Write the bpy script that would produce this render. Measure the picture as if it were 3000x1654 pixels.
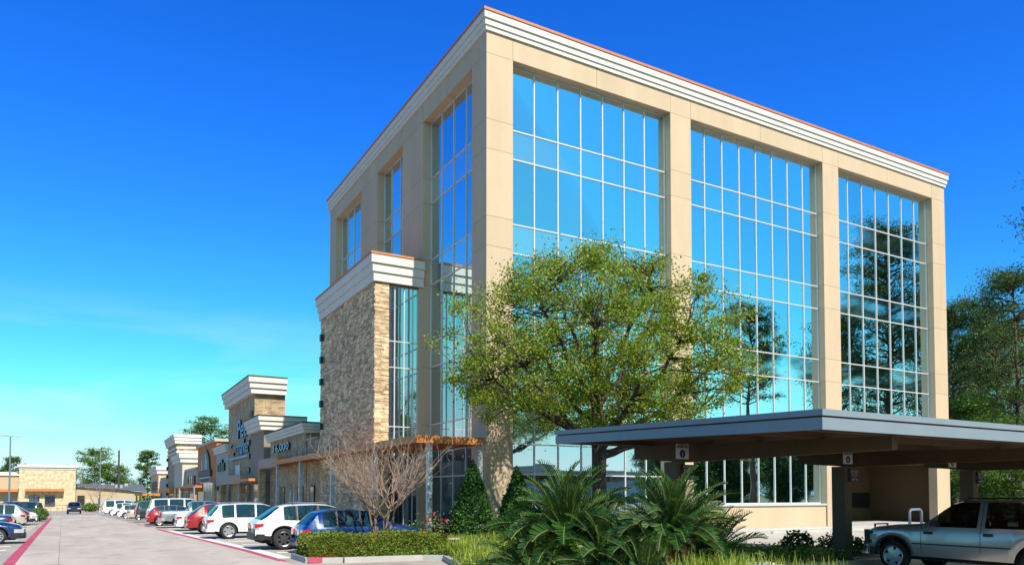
import bpy, math, random
import numpy as np
from mathutils import Vector, Matrix
random.seed(7); rng = np.random.default_rng(7)
R = math.radians
S = bpy.context.scene
for o in list(bpy.data.objects): bpy.data.objects.remove(o, do_unlink=True)
COL = S.collection

# ------------------------------------------------------------------ camera
FPX, YAW, PIT, CY, EYE = 2192.16, 0.515241, 0.0350458, 1369.91, 2.0   # solved from the photo's vanishing lines (3000 x 1654)
cam = bpy.data.objects.new('camera', bpy.data.cameras.new('camera')); COL.objects.link(cam)
cam.data.sensor_width = 36; cam.data.lens = 36 * FPX / 3000; cam.data.shift_y = (CY - 827) / 3000
cam.data.clip_start = 0.1; cam.data.clip_end = 4000
cam.location = (0, 0, EYE); cam.rotation_euler = (R(90) + PIT, 0, -YAW)
S.camera = cam
# ------------------------------------------------------------------ sky, sun, exposure
SUN_EL, SUN_OFF = R(48), R(5.3)
to_sun = Vector((math.sin(SUN_OFF) * math.cos(SUN_EL), -math.cos(SUN_OFF) * math.cos(SUN_EL), math.sin(SUN_EL)))
W = bpy.data.worlds.new('World'); S.world = W; W.use_nodes = True
wn, wl = W.node_tree.nodes, W.node_tree.links; wn.clear()
sky = wn.new('ShaderNodeTexSky'); sky.sky_type = 'NISHITA'; sky.sun_disc = False
sky.sun_elevation = SUN_EL; sky.sun_rotation = math.pi + SUN_OFF
sky.altitude = 0; sky.air_density = 1.0; sky.dust_density = 0.6; sky.ozone_density = 3.0
SKY_STR = 0.078
mul0 = wn.new('ShaderNodeVectorMath'); mul0.operation = 'SCALE'; mul0.inputs[3].default_value = 0.1
sep = wn.new('ShaderNodeSeparateColor'); comb = wn.new('ShaderNodeCombineColor'); wl.new(mul0.outputs[0], sep.inputs[0])
for i_, (pw, gn) in enumerate(((2.15, 14.5), (1.50, 19.3), (1.25, 28.0))):      # deep polarised blue overhead, pale cyan towards the horizon
    p_ = wn.new('ShaderNodeMath'); p_.operation = 'POWER'; p_.inputs[1].default_value = pw; wl.new(sep.outputs[i_], p_.inputs[0])
    q_ = wn.new('ShaderNodeMath'); q_.operation = 'MULTIPLY'; q_.inputs[1].default_value = gn; wl.new(p_.outputs[0], q_.inputs[0])
    r_ = wn.new('ShaderNodeMath'); r_.operation = 'MINIMUM'; r_.inputs[1].default_value = 8.2; wl.new(q_.outputs[0], r_.inputs[0]); wl.new(r_.outputs[0], comb.inputs[i_])
bg = wn.new('ShaderNodeBackground'); bg.inputs[1].default_value = SKY_STR
wo = wn.new('ShaderNodeOutputWorld')
# thin wispy cirrus: noise stretched along the sky, everywhere in the sky alike
tc = wn.new('ShaderNodeTexCoord'); mp = wn.new('ShaderNodeMapping'); mp.inputs['Scale'].default_value = (1.3, 1.3, 9.0); mp.inputs['Rotation'].default_value = (0.10, -0.13, 0.0); mp.inputs['Location'].default_value = (3.1, 1.7, 0.4)
nz = wn.new('ShaderNodeTexNoise'); nz.inputs['Scale'].default_value = 1.6; nz.inputs['Detail'].default_value = 7; nz.inputs['Roughness'].default_value = 0.55; nz.inputs['Distortion'].default_value = 0.5
cr = wn.new('ShaderNodeValToRGB'); cr.color_ramp.elements[0].position = 0.48; cr.color_ramp.elements[1].position = 0.80
cr.color_ramp.elements[0].color = (0, 0, 0, 1); cr.color_ramp.elements[1].color = (0.42, 0.42, 0.42, 1)
cm = wn.new('ShaderNodeMix'); cm.data_type = 'RGBA'; cm.inputs[7].default_value = (7.2, 8.0, 8.2, 1)
wl.new(sky.outputs[0], mul0.inputs[0])
wl.new(tc.outputs['Generated'], mp.inputs[0]); wl.new(mp.outputs[0], nz.inputs[0]); wl.new(nz.outputs[0], cr.inputs[0])
sz = wn.new('ShaderNodeSeparateXYZ'); wl.new(tc.outputs['Generated'], sz.inputs[0])
mz = wn.new('ShaderNodeMapRange'); mz.inputs[1].default_value = 0.24; mz.inputs[2].default_value = 0.14; wl.new(sz.outputs[2], mz.inputs[0])   # the wisps lie low all round
mm = wn.new('ShaderNodeMath'); mm.operation = 'MULTIPLY'; wl.new(cr.outputs[0], mm.inputs[0]); wl.new(mz.outputs[0], mm.inputs[1])
wl.new(mm.outputs[0], cm.inputs[0]); wl.new(comb.outputs[0], cm.inputs[6]); wl.new(cm.outputs[2], bg.inputs[0]); wl.new(bg.outputs[0], wo.inputs[0])
sl = bpy.data.lights.new('sun', 'SUN'); sl.energy = 5.0; sl.angle = R(0.53); sl.color = (1.0, 0.93, 0.82)
so = bpy.data.objects.new('sun', sl); COL.objects.link(so); so.rotation_euler = to_sun.to_track_quat('Z', 'Y').to_euler(); so.location = (0, -30, 60)
S.render.engine = 'CYCLES'
S.view_settings.view_transform = 'Standard'; S.view_settings.look = 'None'; S.view_settings.gamma = 1; S.view_settings.exposure = 0.75
S.view_settings.use_curve_mapping = False

# ------------------------------------------------------------------ pixel helpers (a pixel gives a direction; the ground or a plane gives the distance)
def gz(x, y): return 0.0 if y < 28 else -(y - 28) * 0.0095          # the car park falls away gently
_c, _s, _cp, _sp = math.cos(YAW), math.sin(YAW), math.cos(PIT), math.sin(PIT)
FW = Vector((_s * _cp, _c * _cp, _sp)); RT = Vector((_c, -_s, 0)); UP = RT.cross(FW)
def ray(x, y): return FW + RT * ((x - 1500) / FPX) - UP * ((y - CY) / FPX)
def gp(x, y, h=0.0):
    z = 0.0
    for _ in range(30):
        d = ray(x, y); p = d * ((z + h - EYE) / d.z); z = gz(p.x, p.y)
    return p.x, p.y, z
def onY(x, y, Y): d = ray(x, y); return d * (Y / d.y) + Vector((0, 0, EYE))
def onX(x, y, X): d = ray(x, y); return d * (X / d.x) + Vector((0, 0, EYE))

# ------------------------------------------------------------------ materials
MATS = {}; ALB = 0.67      # colours below were read off the bright photo; scaled to real reflectances
def nodes(name):
    m = bpy.data.materials.new(name); m.use_nodes = True; MATS[name] = m
    n = m.node_tree.nodes; return m, n, m.node_tree.links, n['Principled BSDF']
def mat(name, col, rough=0.6, metal=0.0, var=0.0, scale=3.0, bump=0.0, bscale=40.0, isl=0.0, spec=0.5, coat=0.0, col2=None, streak=None, spots=0):
    """base colour with noise variation, per-piece variation and fine relief"""
    m, n, l, b = nodes(name); col = tuple(c * ALB for c in col) if metal < 0.5 else col; col2 = tuple(c * ALB for c in col2) if col2 else None
    b.inputs['Roughness'].default_value = rough; b.inputs['Metallic'].default_value = metal
    b.inputs['Specular IOR Level'].default_value = spec; b.inputs['Coat Weight'].default_value = coat; b.inputs['Coat Roughness'].default_value = 0.04
    b.inputs['Base Color'].default_value = (*col, 1)
    src = None
    tc = n.new('ShaderNodeTexCoord')
    if var or col2:
        nt = n.new('ShaderNodeTexNoise'); nt.inputs['Scale'].default_value = scale; nt.inputs['Detail'].default_value = 6; nt.inputs['Roughness'].default_value = 0.6
        vec = tc.outputs['Object']
        if streak:
            mpn = n.new('ShaderNodeMapping'); mpn.inputs['Scale'].default_value = streak; l.new(vec, mpn.inputs[0]); vec = mpn.outputs[0]
        l.new(vec, nt.inputs[0])
        ramp = n.new('ShaderNodeValToRGB')
        ramp.color_ramp.elements[0].position = 0.3; ramp.color_ramp.elements[1].position = 0.7
        c2 = col2 or tuple(min(1, c * (1 + var)) for c in col)
        ramp.color_ramp.elements[0].color = (*[c * (1 - var) for c in col], 1); ramp.color_ramp.elements[1].color = (*c2, 1)
        l.new(nt.outputs[0], ramp.inputs[0]); src = ramp.outputs[0]
    if isl:
        g = n.new('ShaderNodeNewGeometry'); oi = n.new('ShaderNodeObjectInfo')
        ad = n.new('ShaderNodeMath'); ad.operation = 'ADD'; l.new(g.outputs['Random Per Island'], ad.inputs[0]); l.new(oi.outputs['Random'], ad.inputs[1])
        fr = n.new('ShaderNodeMath'); fr.operation = 'FRACT'; l.new(ad.outputs[0], fr.inputs[0])
        mr = n.new('ShaderNodeMapRange'); mr.inputs[3].default_value = 1 - isl; mr.inputs[4].default_value = 1 + isl; l.new(fr.outputs[0], mr.inputs[0])
        mx = n.new('ShaderNodeMix'); mx.data_type = 'RGBA'; mx.blend_type = 'MULTIPLY'; mx.inputs[0].default_value = 1
        if src: l.new(src, mx.inputs[6])
        else: mx.inputs[6].default_value = (*col, 1)
        l.new(mr.outputs[0], mx.inputs[7]); src = mx.outputs[2]
    if spots:
        n2 = n.new('ShaderNodeTexNoise'); n2.inputs['Scale'].default_value = spots; n2.inputs['Detail'].default_value = 4; l.new(tc.outputs['Object'], n2.inputs[0])
        m2 = n.new('ShaderNodeMapRange'); m2.inputs[1].default_value = 0.56; m2.inputs[2].default_value = 0.72; m2.inputs[3].default_value = 1.0; m2.inputs[4].default_value = 0.66; l.new(n2.outputs[0], m2.inputs[0])
        x2 = n.new('ShaderNodeMix'); x2.data_type = 'RGBA'; x2.blend_type = 'MULTIPLY'; x2.inputs[0].default_value = 1; l.new(src, x2.inputs[6]); l.new(m2.outputs[0], x2.inputs[7]); src = x2.outputs[2]
    if src: l.new(src, b.inputs['Base Color'])
    if bump:
        nb = n.new('ShaderNodeTexNoise'); nb.inputs['Scale'].default_value = bscale; nb.inputs['Detail'].default_value = 5; l.new(tc.outputs['Object'], nb.inputs[0])
        bp = n.new('ShaderNodeBump'); bp.inputs['Strength'].default_value = bump; bp.inputs['Distance'].default_value = 0.02; l.new(nb.outputs[0], bp.inputs['Height']); l.new(bp.outputs[0], b.inputs['Normal'])
    return m
def leafmat(name, cols, trans=0.35, rough=0.55, seed=0.0):
    """leaves: colour picked per leaf from a ramp, part of the light passes through"""
    m, n, l, b = nodes(name)
    g = n.new('ShaderNodeNewGeometry'); oi = n.new('ShaderNodeObjectInfo')
    ad = n.new('ShaderNodeMath'); ad.operation = 'ADD'; l.new(g.outputs['Random Per Island'], ad.inputs[0]); l.new(oi.outputs['Random'], ad.inputs[1])
    fr = n.new('ShaderNodeMath'); fr.operation = 'FRACT'; l.new(ad.outputs[0], fr.inputs[0])
    cols = [tuple(c * 0.82 for c in q) for q in cols]
    rp = n.new('ShaderNodeValToRGB'); rp.color_ramp.interpolation = 'LINEAR'
    e = rp.color_ramp.elements; k = len(cols)
    e[0].position = 0; e[0].color = (*cols[0], 1); e[1].position = 1; e[1].color = (*cols[-1], 1)
    for i in range(1, k - 1): q = e.new(i / (k - 1)); q.color = (*cols[i], 1)
    l.new(fr.outputs[0], rp.inputs[0]); l.new(rp.outputs[0], b.inputs['Base Color']); b.inputs['Roughness'].default_value = rough; b.inputs['Specular IOR Level'].default_value = 0.35
    tr = n.new('ShaderNodeBsdfTranslucent'); l.new(rp.outputs[0], tr.inputs[0])
    mx = n.new('ShaderNodeMixShader'); mx.inputs[0].default_value = trans; l.new(b.outputs[0], mx.inputs[1]); l.new(tr.outputs[0], mx.inputs[2])
    l.new(mx.outputs[0], n['Material Output'].inputs[0]); return m
def glassmat(name, col, rough=0.02, dark=(0.01, 0.02, 0.03), refl=0.6, wave=0.0022):
    """coated curtain-wall glass: mirror coat over a dark interior tint, slightly wavy"""
    m, n, l, b = nodes(name)
    b.inputs['Base Color'].default_value = (*dark, 1); b.inputs['Roughness'].default_value = 0.3
    gl = n.new('ShaderNodeBsdfGlossy'); gl.inputs['Roughness'].default_value = rough
    oi = n.new('ShaderNodeObjectInfo'); vr = n.new('ShaderNodeMapRange'); vr.inputs[3].default_value = 0.90; vr.inputs[4].default_value = 1.05; l.new(oi.outputs['Random'], vr.inputs[0])
    vm = n.new('ShaderNodeVectorMath'); vm.operation = 'SCALE'; vm.inputs[0].default_value = col; l.new(vr.outputs[0], vm.inputs[3]); l.new(vm.outputs[0], gl.inputs[0])
    lw = n.new('ShaderNodeLayerWeight'); lw.inputs[0].default_value = 0.35
    mr = n.new('ShaderNodeMapRange'); mr.inputs[3].default_value = refl; mr.inputs[4].default_value = 1.0; l.new(lw.outputs['Fresnel'], mr.inputs[0])
    tc = n.new('ShaderNodeTexCoord'); nt = n.new('ShaderNodeTexNoise'); nt.inputs['Scale'].default_value = 0.9; nt.inputs['Detail'].default_value = 1
    l.new(tc.outputs['Object'], nt.inputs[0])
    bp = n.new('ShaderNodeBump'); bp.inputs['Strength'].default_value = 1; bp.inputs['Distance'].default_value = wave; l.new(nt.outputs[0], bp.inputs['Height']); l.new(bp.outputs[0], gl.inputs['Normal'])
    mx = n.new('ShaderNodeMixShader'); l.new(mr.outputs[0], mx.inputs[0]); l.new(b.outputs[0], mx.inputs[1]); l.new(gl.outputs[0], mx.inputs[2])
    l.new(mx.outputs[0], n['Material Output'].inputs[0]); return m
def carglass(name, tint):
    m, n, l, b = nodes(name)
    tr = n.new('ShaderNodeBsdfTransparent'); tr.inputs[0].default_value = (*tint, 1)
    gl = n.new('ShaderNodeBsdfGlossy'); gl.inputs[0].default_value = (0.9, 0.95, 1, 1); gl.inputs['Roughness'].default_value = 0.03
    lw = n.new('ShaderNodeLayerWeight'); lw.inputs[0].default_value = 0.25
    mr = n.new('ShaderNodeMapRange'); mr.inputs[3].default_value = 0.10; mr.inputs[4].default_value = 0.9; l.new(lw.outputs['Fresnel'], mr.inputs[0])
    mx = n.new('ShaderNodeMixShader'); l.new(mr.outputs[0], mx.inputs[0]); l.new(tr.outputs[0], mx.inputs[1]); l.new(gl.outputs[0], mx.inputs[2])
    l.new(mx.outputs[0], n['Material Output'].inputs[0]); return m
def stonewall(name, c1, c2, mortar, bw=0.5, bh=0.13):
    """far ledgestone cladding, too far away to pick stones apart"""
    m, n, l, b = nodes(name); b.inputs['Roughness'].default_value = 0.9
    tc = n.new('ShaderNodeTexCoord'); sx = n.new('ShaderNodeSeparateXYZ'); l.new(tc.outputs['Object'], sx.inputs[0])
    ad = n.new('ShaderNodeMath'); ad.operation = 'ADD'; l.new(sx.outputs[0], ad.inputs[0]); l.new(sx.outputs[1], ad.inputs[1])
    cx = n.new('ShaderNodeCombineXYZ'); l.new(ad.outputs[0], cx.inputs[0]); l.new(sx.outputs[2], cx.inputs[1])
    br = n.new('ShaderNodeTexBrick'); br.inputs['Scale'].default_value = 1; br.inputs['Brick Width'].default_value = bw; br.inputs['Row Height'].default_value = bh
    br.inputs['Mortar Size'].default_value = 0.012; br.inputs['Color1'].default_value = (*c1, 1); br.inputs['Color2'].default_value = (*c2, 1); br.inputs['Mortar'].default_value = (*mortar, 1)
    l.new(cx.outputs[0], br.inputs[0])
    nt = n.new('ShaderNodeTexNoise'); nt.inputs['Scale'].default_value = 1.7; nt.inputs['Detail'].default_value = 6; l.new(tc.outputs['Object'], nt.inputs[0])
    mr = n.new('ShaderNodeMapRange'); mr.inputs[1].default_value = 0.3; mr.inputs[2].default_value = 0.7; mr.inputs[3].default_value = 0.65; mr.inputs[4].default_value = 1.3; l.new(nt.outputs[0], mr.inputs[0])
    mx = n.new('ShaderNodeMix'); mx.data_type = 'RGBA'; mx.blend_type = 'MULTIPLY'; mx.inputs[0].default_value = 1; l.new(br.outputs[0], mx.inputs[6]); l.new(mr.outputs[0], mx.inputs[7]); l.new(mx.outputs[2], b.inputs['Base Color'])
    bp = n.new('ShaderNodeBump'); bp.inputs['Strength'].default_value = 0.6; bp.inputs['Distance'].default_value = 0.02; bp.invert = True; l.new(br.outputs['Fac'], bp.inputs['Height']); l.new(bp.outputs[0], b.inputs['Normal'])
    return m
mat('precast', (0.65, 0.495, 0.33), 0.85, var=0.075, scale=0.8, bump=0.16, bscale=60, isl=0.035, streak=(1, 1, 0.22))
mat('joint', (0.20, 0.16, 0.11), 0.9)
mat('cornice_white', (0.80, 0.765, 0.68), 0.8, var=0.04, scale=0.8, bump=0.06, streak=(1, 1, 0.3))
mat('rust_cap', (0.66, 0.21, 0.06), 0.55, var=0.1)
mat('core', (0.02, 0.025, 0.03), 0.9)
mat('aluminium', (0.74, 0.74, 0.72), 0.42, 0.15)
mat('sill_metal', (0.70, 0.70, 0.70), 0.4, 0.2)
glassmat('glass_vision', (0.74, 0.92, 0.97), 0.01, refl=0.72)
glassmat('glass_spandrel', (0.84, 0.96, 0.98), 0.05, dark=(0.13, 0.20, 0.21), refl=0.70)
glassmat('glass_shop', (0.5, 0.62, 0.7), 0.02, refl=0.22)
mat('ledgestone', (0.66, 0.44, 0.235), 0.9, var=0.30, scale=2.2, bump=0.5, bscale=18, isl=0.40, col2=(0.98, 0.74, 0.48))
mat('mortar', (0.16, 0.13, 0.10), 0.95)
stonewall('far_stone', (0.30, 0.215, 0.125), (0.45, 0.335, 0.20), (0.17, 0.125, 0.08))
stonewall('far_tan_stone', (0.56, 0.42, 0.265), (0.50, 0.375, 0.235), (0.42, 0.32, 0.21), 0.9, 0.4)
mat('black_metal', (0.02, 0.02, 0.022), 0.45)
mat('wood_rust', (0.66, 0.235, 0.06), 0.6, var=0.2, scale=4, streak=(1, 1, 6), isl=0.1)
mat('wood_pale', (0.50, 0.33, 0.26), 0.7, var=0.1, scale=4)
mat('galv', (0.50, 0.54, 0.58), 0.45, 0.35, var=0.25, scale=3, col2=(0.70, 0.74, 0.78))
mat('taupe', (0.30, 0.255, 0.205), 0.85, var=0.06)
mat('orange_stucco', (0.66, 0.215, 0.065), 0.85, var=0.06)
mat('cream', (0.62, 0.55, 0.44), 0.85, var=0.05)
mat('beige', (0.58, 0.45, 0.28), 0.85, var=0.05)
mat('grey_stucco', (0.46, 0.47, 0.44), 0.85, var=0.05)
mat('dark_brown', (0.10, 0.065, 0.04), 0.7, var=0.15)
mat('recess_shade_wall', (0.125, 0.085, 0.04), 0.85, var=0.06)  # shade of the recess put into the wall colour
mat('roof_grey', (0.12, 0.125, 0.13), 0.8, var=0.2, scale=2)
mat('roof_red', (0.13, 0.05, 0.035), 0.8, var=0.2, scale=2)
mat('concrete', (0.50, 0.425, 0.345), 0.85, var=0.13, scale=0.5, bump=0.15, bscale=50, isl=0.07, streak=(1.8, 0.28, 1), spots=0.9)
mat('asphalt_gap', (0.14, 0.13, 0.12), 0.9)
mat('pavement', (0.40, 0.35, 0.285), 0.88, var=0.14, scale=0.4, bump=0.15, bscale=40, spots=0.7)
mat('kerb', (0.52, 0.49, 0.45), 0.85, var=0.12, scale=2, bump=0.2)
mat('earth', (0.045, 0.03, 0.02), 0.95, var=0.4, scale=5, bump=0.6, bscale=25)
mat('grass_far', (0.09, 0.12, 0.045), 0.95, var=0.25, scale=0.3)
mat('red_paint', (0.55, 0.035, 0.085), 0.7, var=0.25, scale=1.5, bump=0.1, col2=(0.60, 0.09, 0.14))
mat('white_paint', (0.72, 0.71, 0.68), 0.8, var=0.15, scale=3)
mat('carport_fascia', (0.235, 0.285, 0.325), 0.5, var=0.05, scale=1.5)
mat('carport_brown', (0.105, 0.055, 0.02), 0.75, var=0.12, scale=2)
mat('carport_post', (0.15, 0.105, 0.06), 0.7, var=0.1)
mat('sign_white', (0.74, 0.72, 0.68), 0.6)
mat('sign_black', (0.012, 0.012, 0.013), 0.5)
mat('sign_text', (0.42, 0.42, 0.42), 0.6)
mat('sign_dark_text', (0.03, 0.03, 0.05), 0.6)
mat('sign_blue', (0.012, 0.02, 0.16), 0.5)
mat('letter_blue', (0.10, 0.33, 0.62), 0.45)
mat('letter_red', (0.62, 0.20, 0.15), 0.45)
mat('letter_side', (0.015, 0.02, 0.03), 0.5)
mat('letter_pale', (0.42, 0.58, 0.70), 0.45)
mat('pole_grey', (0.26, 0.29, 0.33), 0.5, 0.3)
mat('pole_wood', (0.075, 0.06, 0.055), 0.9, var=0.2)
mat('bark', (0.075, 0.052, 0.036), 0.95, var=0.4, scale=5, bump=1.0, bscale=12)
mat('pine_bark', (0.16, 0.10, 0.07), 0.95, var=0.35, scale=3, bump=0.8, bscale=10)
mat('myrtle_bark', (0.27, 0.165, 0.105), 0.8, var=0.25, scale=6)
mat('twig', (0.34, 0.235, 0.175), 0.8, var=0.2, scale=4)
mat('frond_stem', (0.17, 0.21, 0.04), 0.6)
mat('sago_trunk', (0.09, 0.06, 0.035), 0.95, var=0.5, scale=14, bump=1.0, bscale=25)
mat('tyre', (0.018, 0.018, 0.019), 0.85, bump=0.1)
mat('rim', (0.55, 0.56, 0.58), 0.28, 0.85)
mat('rim_dark', (0.16, 0.16, 0.17), 0.3, 0.8)
mat('plastic_black', (0.018, 0.018, 0.02), 0.5)
mat('well', (0.008, 0.008, 0.008), 0.9)
mat('chrome', (0.75, 0.76, 0.78), 0.12, 1.0)
mat('tail_red', (0.50, 0.012, 0.016), 0.12, coat=1.0)
mat('lamp_clear', (0.62, 0.65, 0.68), 0.08, 0.2, coat=1.0)
mat('lamp_amber', (0.6, 0.22, 0.03), 0.15, coat=0.6)
mat('interior', (0.03, 0.03, 0.033), 0.9)
mat('plate', (0.6, 0.6, 0.58), 0.5)
carglass('car_glass', (0.20, 0.23, 0.23)); carglass('car_glass_clear', (0.62, 0.66, 0.62))
for nm, c, mt in (('white', (0.92, 0.92, 0.92), 0.0), ('red', (0.42, 0.008, 0.014), 0.2), ('blue', (0.004, 0.042, 0.20), 0.3), ('silver', (0.42, 0.43, 0.45), 0.7), ('grey', (0.24, 0.25, 0.27), 0.6),
                  ('black', (0.012, 0.014, 0.018), 0.1), ('navy', (0.010, 0.035, 0.13), 0.3), ('maroon', (0.055, 0.012, 0.028), 0.3), ('champagne', (0.66, 0.62, 0.54), 0.3), ('slate', (0.035, 0.045, 0.055), 0.3), ('pewter', (0.33, 0.36, 0.41), 0.75)):
    mat('paint_' + nm, c, 0.28 if mt > 0.5 else 0.35, mt, coat=0.9, spec=0.5)
leafmat('oak_leaf', [(0.06, 0.13, 0.010), (0.15, 0.26, 0.014), (0.23, 0.36, 0.02), (0.31, 0.39, 0.028), (0.45, 0.32, 0.035)], 0.48)
leafmat('pine_needle', [(0.025, 0.065, 0.010), (0.07, 0.14, 0.018), (0.13, 0.21, 0.03)], 0.25)
leafmat('bush_leaf', [(0.05, 0.12, 0.012), (0.11, 0.22, 0.02), (0.16, 0.26, 0.03)], 0.35)
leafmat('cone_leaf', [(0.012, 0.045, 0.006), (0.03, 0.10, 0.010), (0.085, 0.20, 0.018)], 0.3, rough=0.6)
leafmat('hedge_leaf', [(0.05, 0.10, 0.010), (0.12, 0.21, 0.016), (0.22, 0.32, 0.03), (0.17, 0.21, 0.02), (0.26, 0.09, 0.03)], 0.3)
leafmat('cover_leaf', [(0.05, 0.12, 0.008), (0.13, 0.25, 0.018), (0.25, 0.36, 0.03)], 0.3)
leafmat('grass_blade', [(0.08, 0.15, 0.012), (0.20, 0.31, 0.025), (0.34, 0.42, 0.04), (0.45, 0.44, 0.09)], 0.35)
leafmat('frond_leaf', [(0.010, 0.045, 0.006), (0.028, 0.10, 0.012), (0.06, 0.15, 0.02)], 0.3, rough=0.45)
leafmat('frond_pale', [(0.025, 0.08, 0.010), (0.07, 0.15, 0.02), (0.14, 0.21, 0.03)], 0.3, rough=0.45)
leafmat('dry_leaf', [(0.20, 0.11, 0.05), (0.36, 0.22, 0.12), (0.42, 0.30, 0.2)], 0.2)
leafmat('petal', [(0.5, 0.02, 0.05), (0.6, 0.05, 0.1)], 0.2)

# ------------------------------------------------------------------ mesh helpers
class MB:
    def __init__(s): s.v = []; s.f = []; s.m = []
    def add(s, vs, fs, mi=0):
        o = len(s.v); s.v += [tuple(v) for v in vs]; s.f += [tuple(i + o for i in f) for f in fs]; s.m += [mi] * len(fs); return s
    def box(s, x0, y0, z0, x1, y1, z1, mi=0):
        x0, x1 = min(x0, x1), max(x0, x1); y0, y1 = min(y0, y1), max(y0, y1); z0, z1 = min(z0, z1), max(z0, z1)
        return s.add([(x0, y0, z0), (x1, y0, z0), (x1, y1, z0), (x0, y1, z0), (x0, y0, z1), (x1, y0, z1), (x1, y1, z1), (x0, y1, z1)],
                     [(0, 3, 2, 1), (4, 5, 6, 7), (0, 1, 5, 4), (1, 2, 6, 5), (2, 3, 7, 6), (3, 0, 4, 7)], mi)
    def prism(s, poly, z0, z1, mi=0):
        a = sum(poly[i][0] * poly[(i + 1) % len(poly)][1] - poly[(i + 1) % len(poly)][0] * poly[i][1] for i in range(len(poly)))
        if a < 0: poly = poly[::-1]
        n = len(poly); zz = lambda z, p: z(p[0], p[1]) if callable(z) else z
        return s.add([(p[0], p[1], zz(z0, p)) for p in poly] + [(p[0], p[1], zz(z1, p)) for p in poly],
                     [tuple(range(n))[::-1], tuple(range(n, 2 * n))] + [(i, (i + 1) % n, n + (i + 1) % n, n + i) for i in range(n)], mi)
    def hull8(s, a, b, mi=0):   # two quads (lists of 4 points) joined
        return s.add(list(a) + list(b), [(0, 3, 2, 1), (4, 5, 6, 7), (0, 1, 5, 4), (1, 2, 6, 5), (2, 3, 7, 6), (3, 0, 4, 7)], mi)
    def tube(s, pts, rad, n=6, cap=True, mi=0):
        pts = [Vector(p) for p in pts]; k = len(pts)
        if not hasattr(rad, '__len__'): rad = [rad] * k
        vs = []; ref = None
        for i, p in enumerate(pts):
            t = (pts[min(i + 1, k - 1)] - pts[max(i - 1, 0)]).normalized()
            if ref is None or abs(ref.dot(t)) > 0.95: ref = Vector((0, 0, 1)) if abs(t.z) < 0.9 else Vector((1, 0, 0))
            u = t.cross(ref).normalized(); w = t.cross(u).normalized(); ref = u.cross(t) if False else ref
            for j in range(n):
                a = 2 * math.pi * j / n; vs.append(p + (u * math.cos(a) + w * math.sin(a)) * rad[i])
        fs = [(i * n + j, (i + 1) * n + j, (i + 1) * n + (j + 1) % n, i * n + (j + 1) % n) for i in range(k - 1) for j in range(n)]
        if cap: fs += [tuple(range(n)), tuple(range((k - 1) * n, k * n))[::-1]]
        return s.add(vs, fs, mi)
    def lathe(s, prof, n=24, axis='y', c=(0, 0, 0), mi=0, closed=False):  # prof: (r, h)
        vs = []
        for r, h in prof:
            for j in range(n):
                a = 2 * math.pi * j / n
                p = (r * math.cos(a), h, r * math.sin(a)) if axis == 'y' else (r * math.cos(a), r * math.sin(a), h)
                vs.append((p[0] + c[0], p[1] + c[1], p[2] + c[2]))
        k = len(prof); rng_ = range(k if closed else k - 1)
        return s.add(vs, [(i * n + j, i * n + (j + 1) % n, ((i + 1) % k) * n + (j + 1) % n, ((i + 1) % k) * n + j) for i in rng_ for j in range(n)], mi)
    def mesh(s, name, mats, smooth=False, fix=True):
        me = bpy.data.meshes.new(name); me.from_pydata(s.v, [], s.f)
        for mt in (mats if isinstance(mats, (list, tuple)) else [mats]): me.materials.append(MATS[mt])
        if len(me.materials) > 1: me.polygons.foreach_set('material_index', s.m)
        if smooth: me.polygons.foreach_set('use_smooth', [True] * len(s.f))
        me.update(); return me
def tag(o, label=None, cat=None, group=None, kind=None):
    if label: o['label'] = label
    if cat: o['category'] = cat
    if group: o['group'] = group
    if kind: o['kind'] = kind
    return o
def link(name, me, parent=None, loc=None, world=True):
    o = bpy.data.objects.new(name, me); COL.objects.link(o)
    if parent is not None:
        o.parent = parent
        if loc is not None: o.location = loc
        elif world: o.location = -root_loc(parent)
    elif loc is not None: o.location = loc
    return o
def root_loc(p):
    # offset so that world-space vertices stay put below an unrotated parent chain
    v = Vector((0, 0, 0))
    while p is not None: v += p.location; p = p.parent
    return v
def thing(name, label, cat, loc=(0, 0, 0), group=None, rz=0):
    o = bpy.data.objects.new(name, None); COL.objects.link(o); o.location = loc; o.rotation_euler = (0, 0, rz); o.empty_display_size = 0.3
    return tag(o, label, cat, group)
def part(name, mb, mats, parent, world=True, smooth=False, loc=None): return link(name, mb.mesh(name, mats, smooth), parent, loc, world)
def solo(name, mb, mats, label, cat, group=None, smooth=False, kind=None): return tag(link(name, mb.mesh(name, mats, smooth)), label, cat, group, kind)
def box(name, x0, y0, z0, x1, y1, z1, mats, parent): return part(name, MB().box(x0, y0, z0, x1, y1, z1), mats, parent)
def copy_tree(o, parent=None):
    c = o.copy(); COL.objects.link(c); c.parent = parent
    for ch in o.children: copy_tree(ch, c)
    return c
def text_mesh(txt, size, depth=0.0, bold=0.0):
    cu = bpy.data.curves.new('lettering', 'FONT'); cu.body = txt; cu.size = size; cu.extrude = depth; cu.offset = bold; cu.align_x = 'CENTER'; cu.align_y = 'CENTER'; cu.resolution_u = 3
    t = bpy.data.objects.new('lettering', cu); COL.objects.link(t); bpy.context.view_layer.update()
    me = bpy.data.meshes.new_from_object(t.evaluated_get(bpy.context.evaluated_depsgraph_get()))
    bpy.data.objects.remove(t, do_unlink=True); return me
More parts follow.
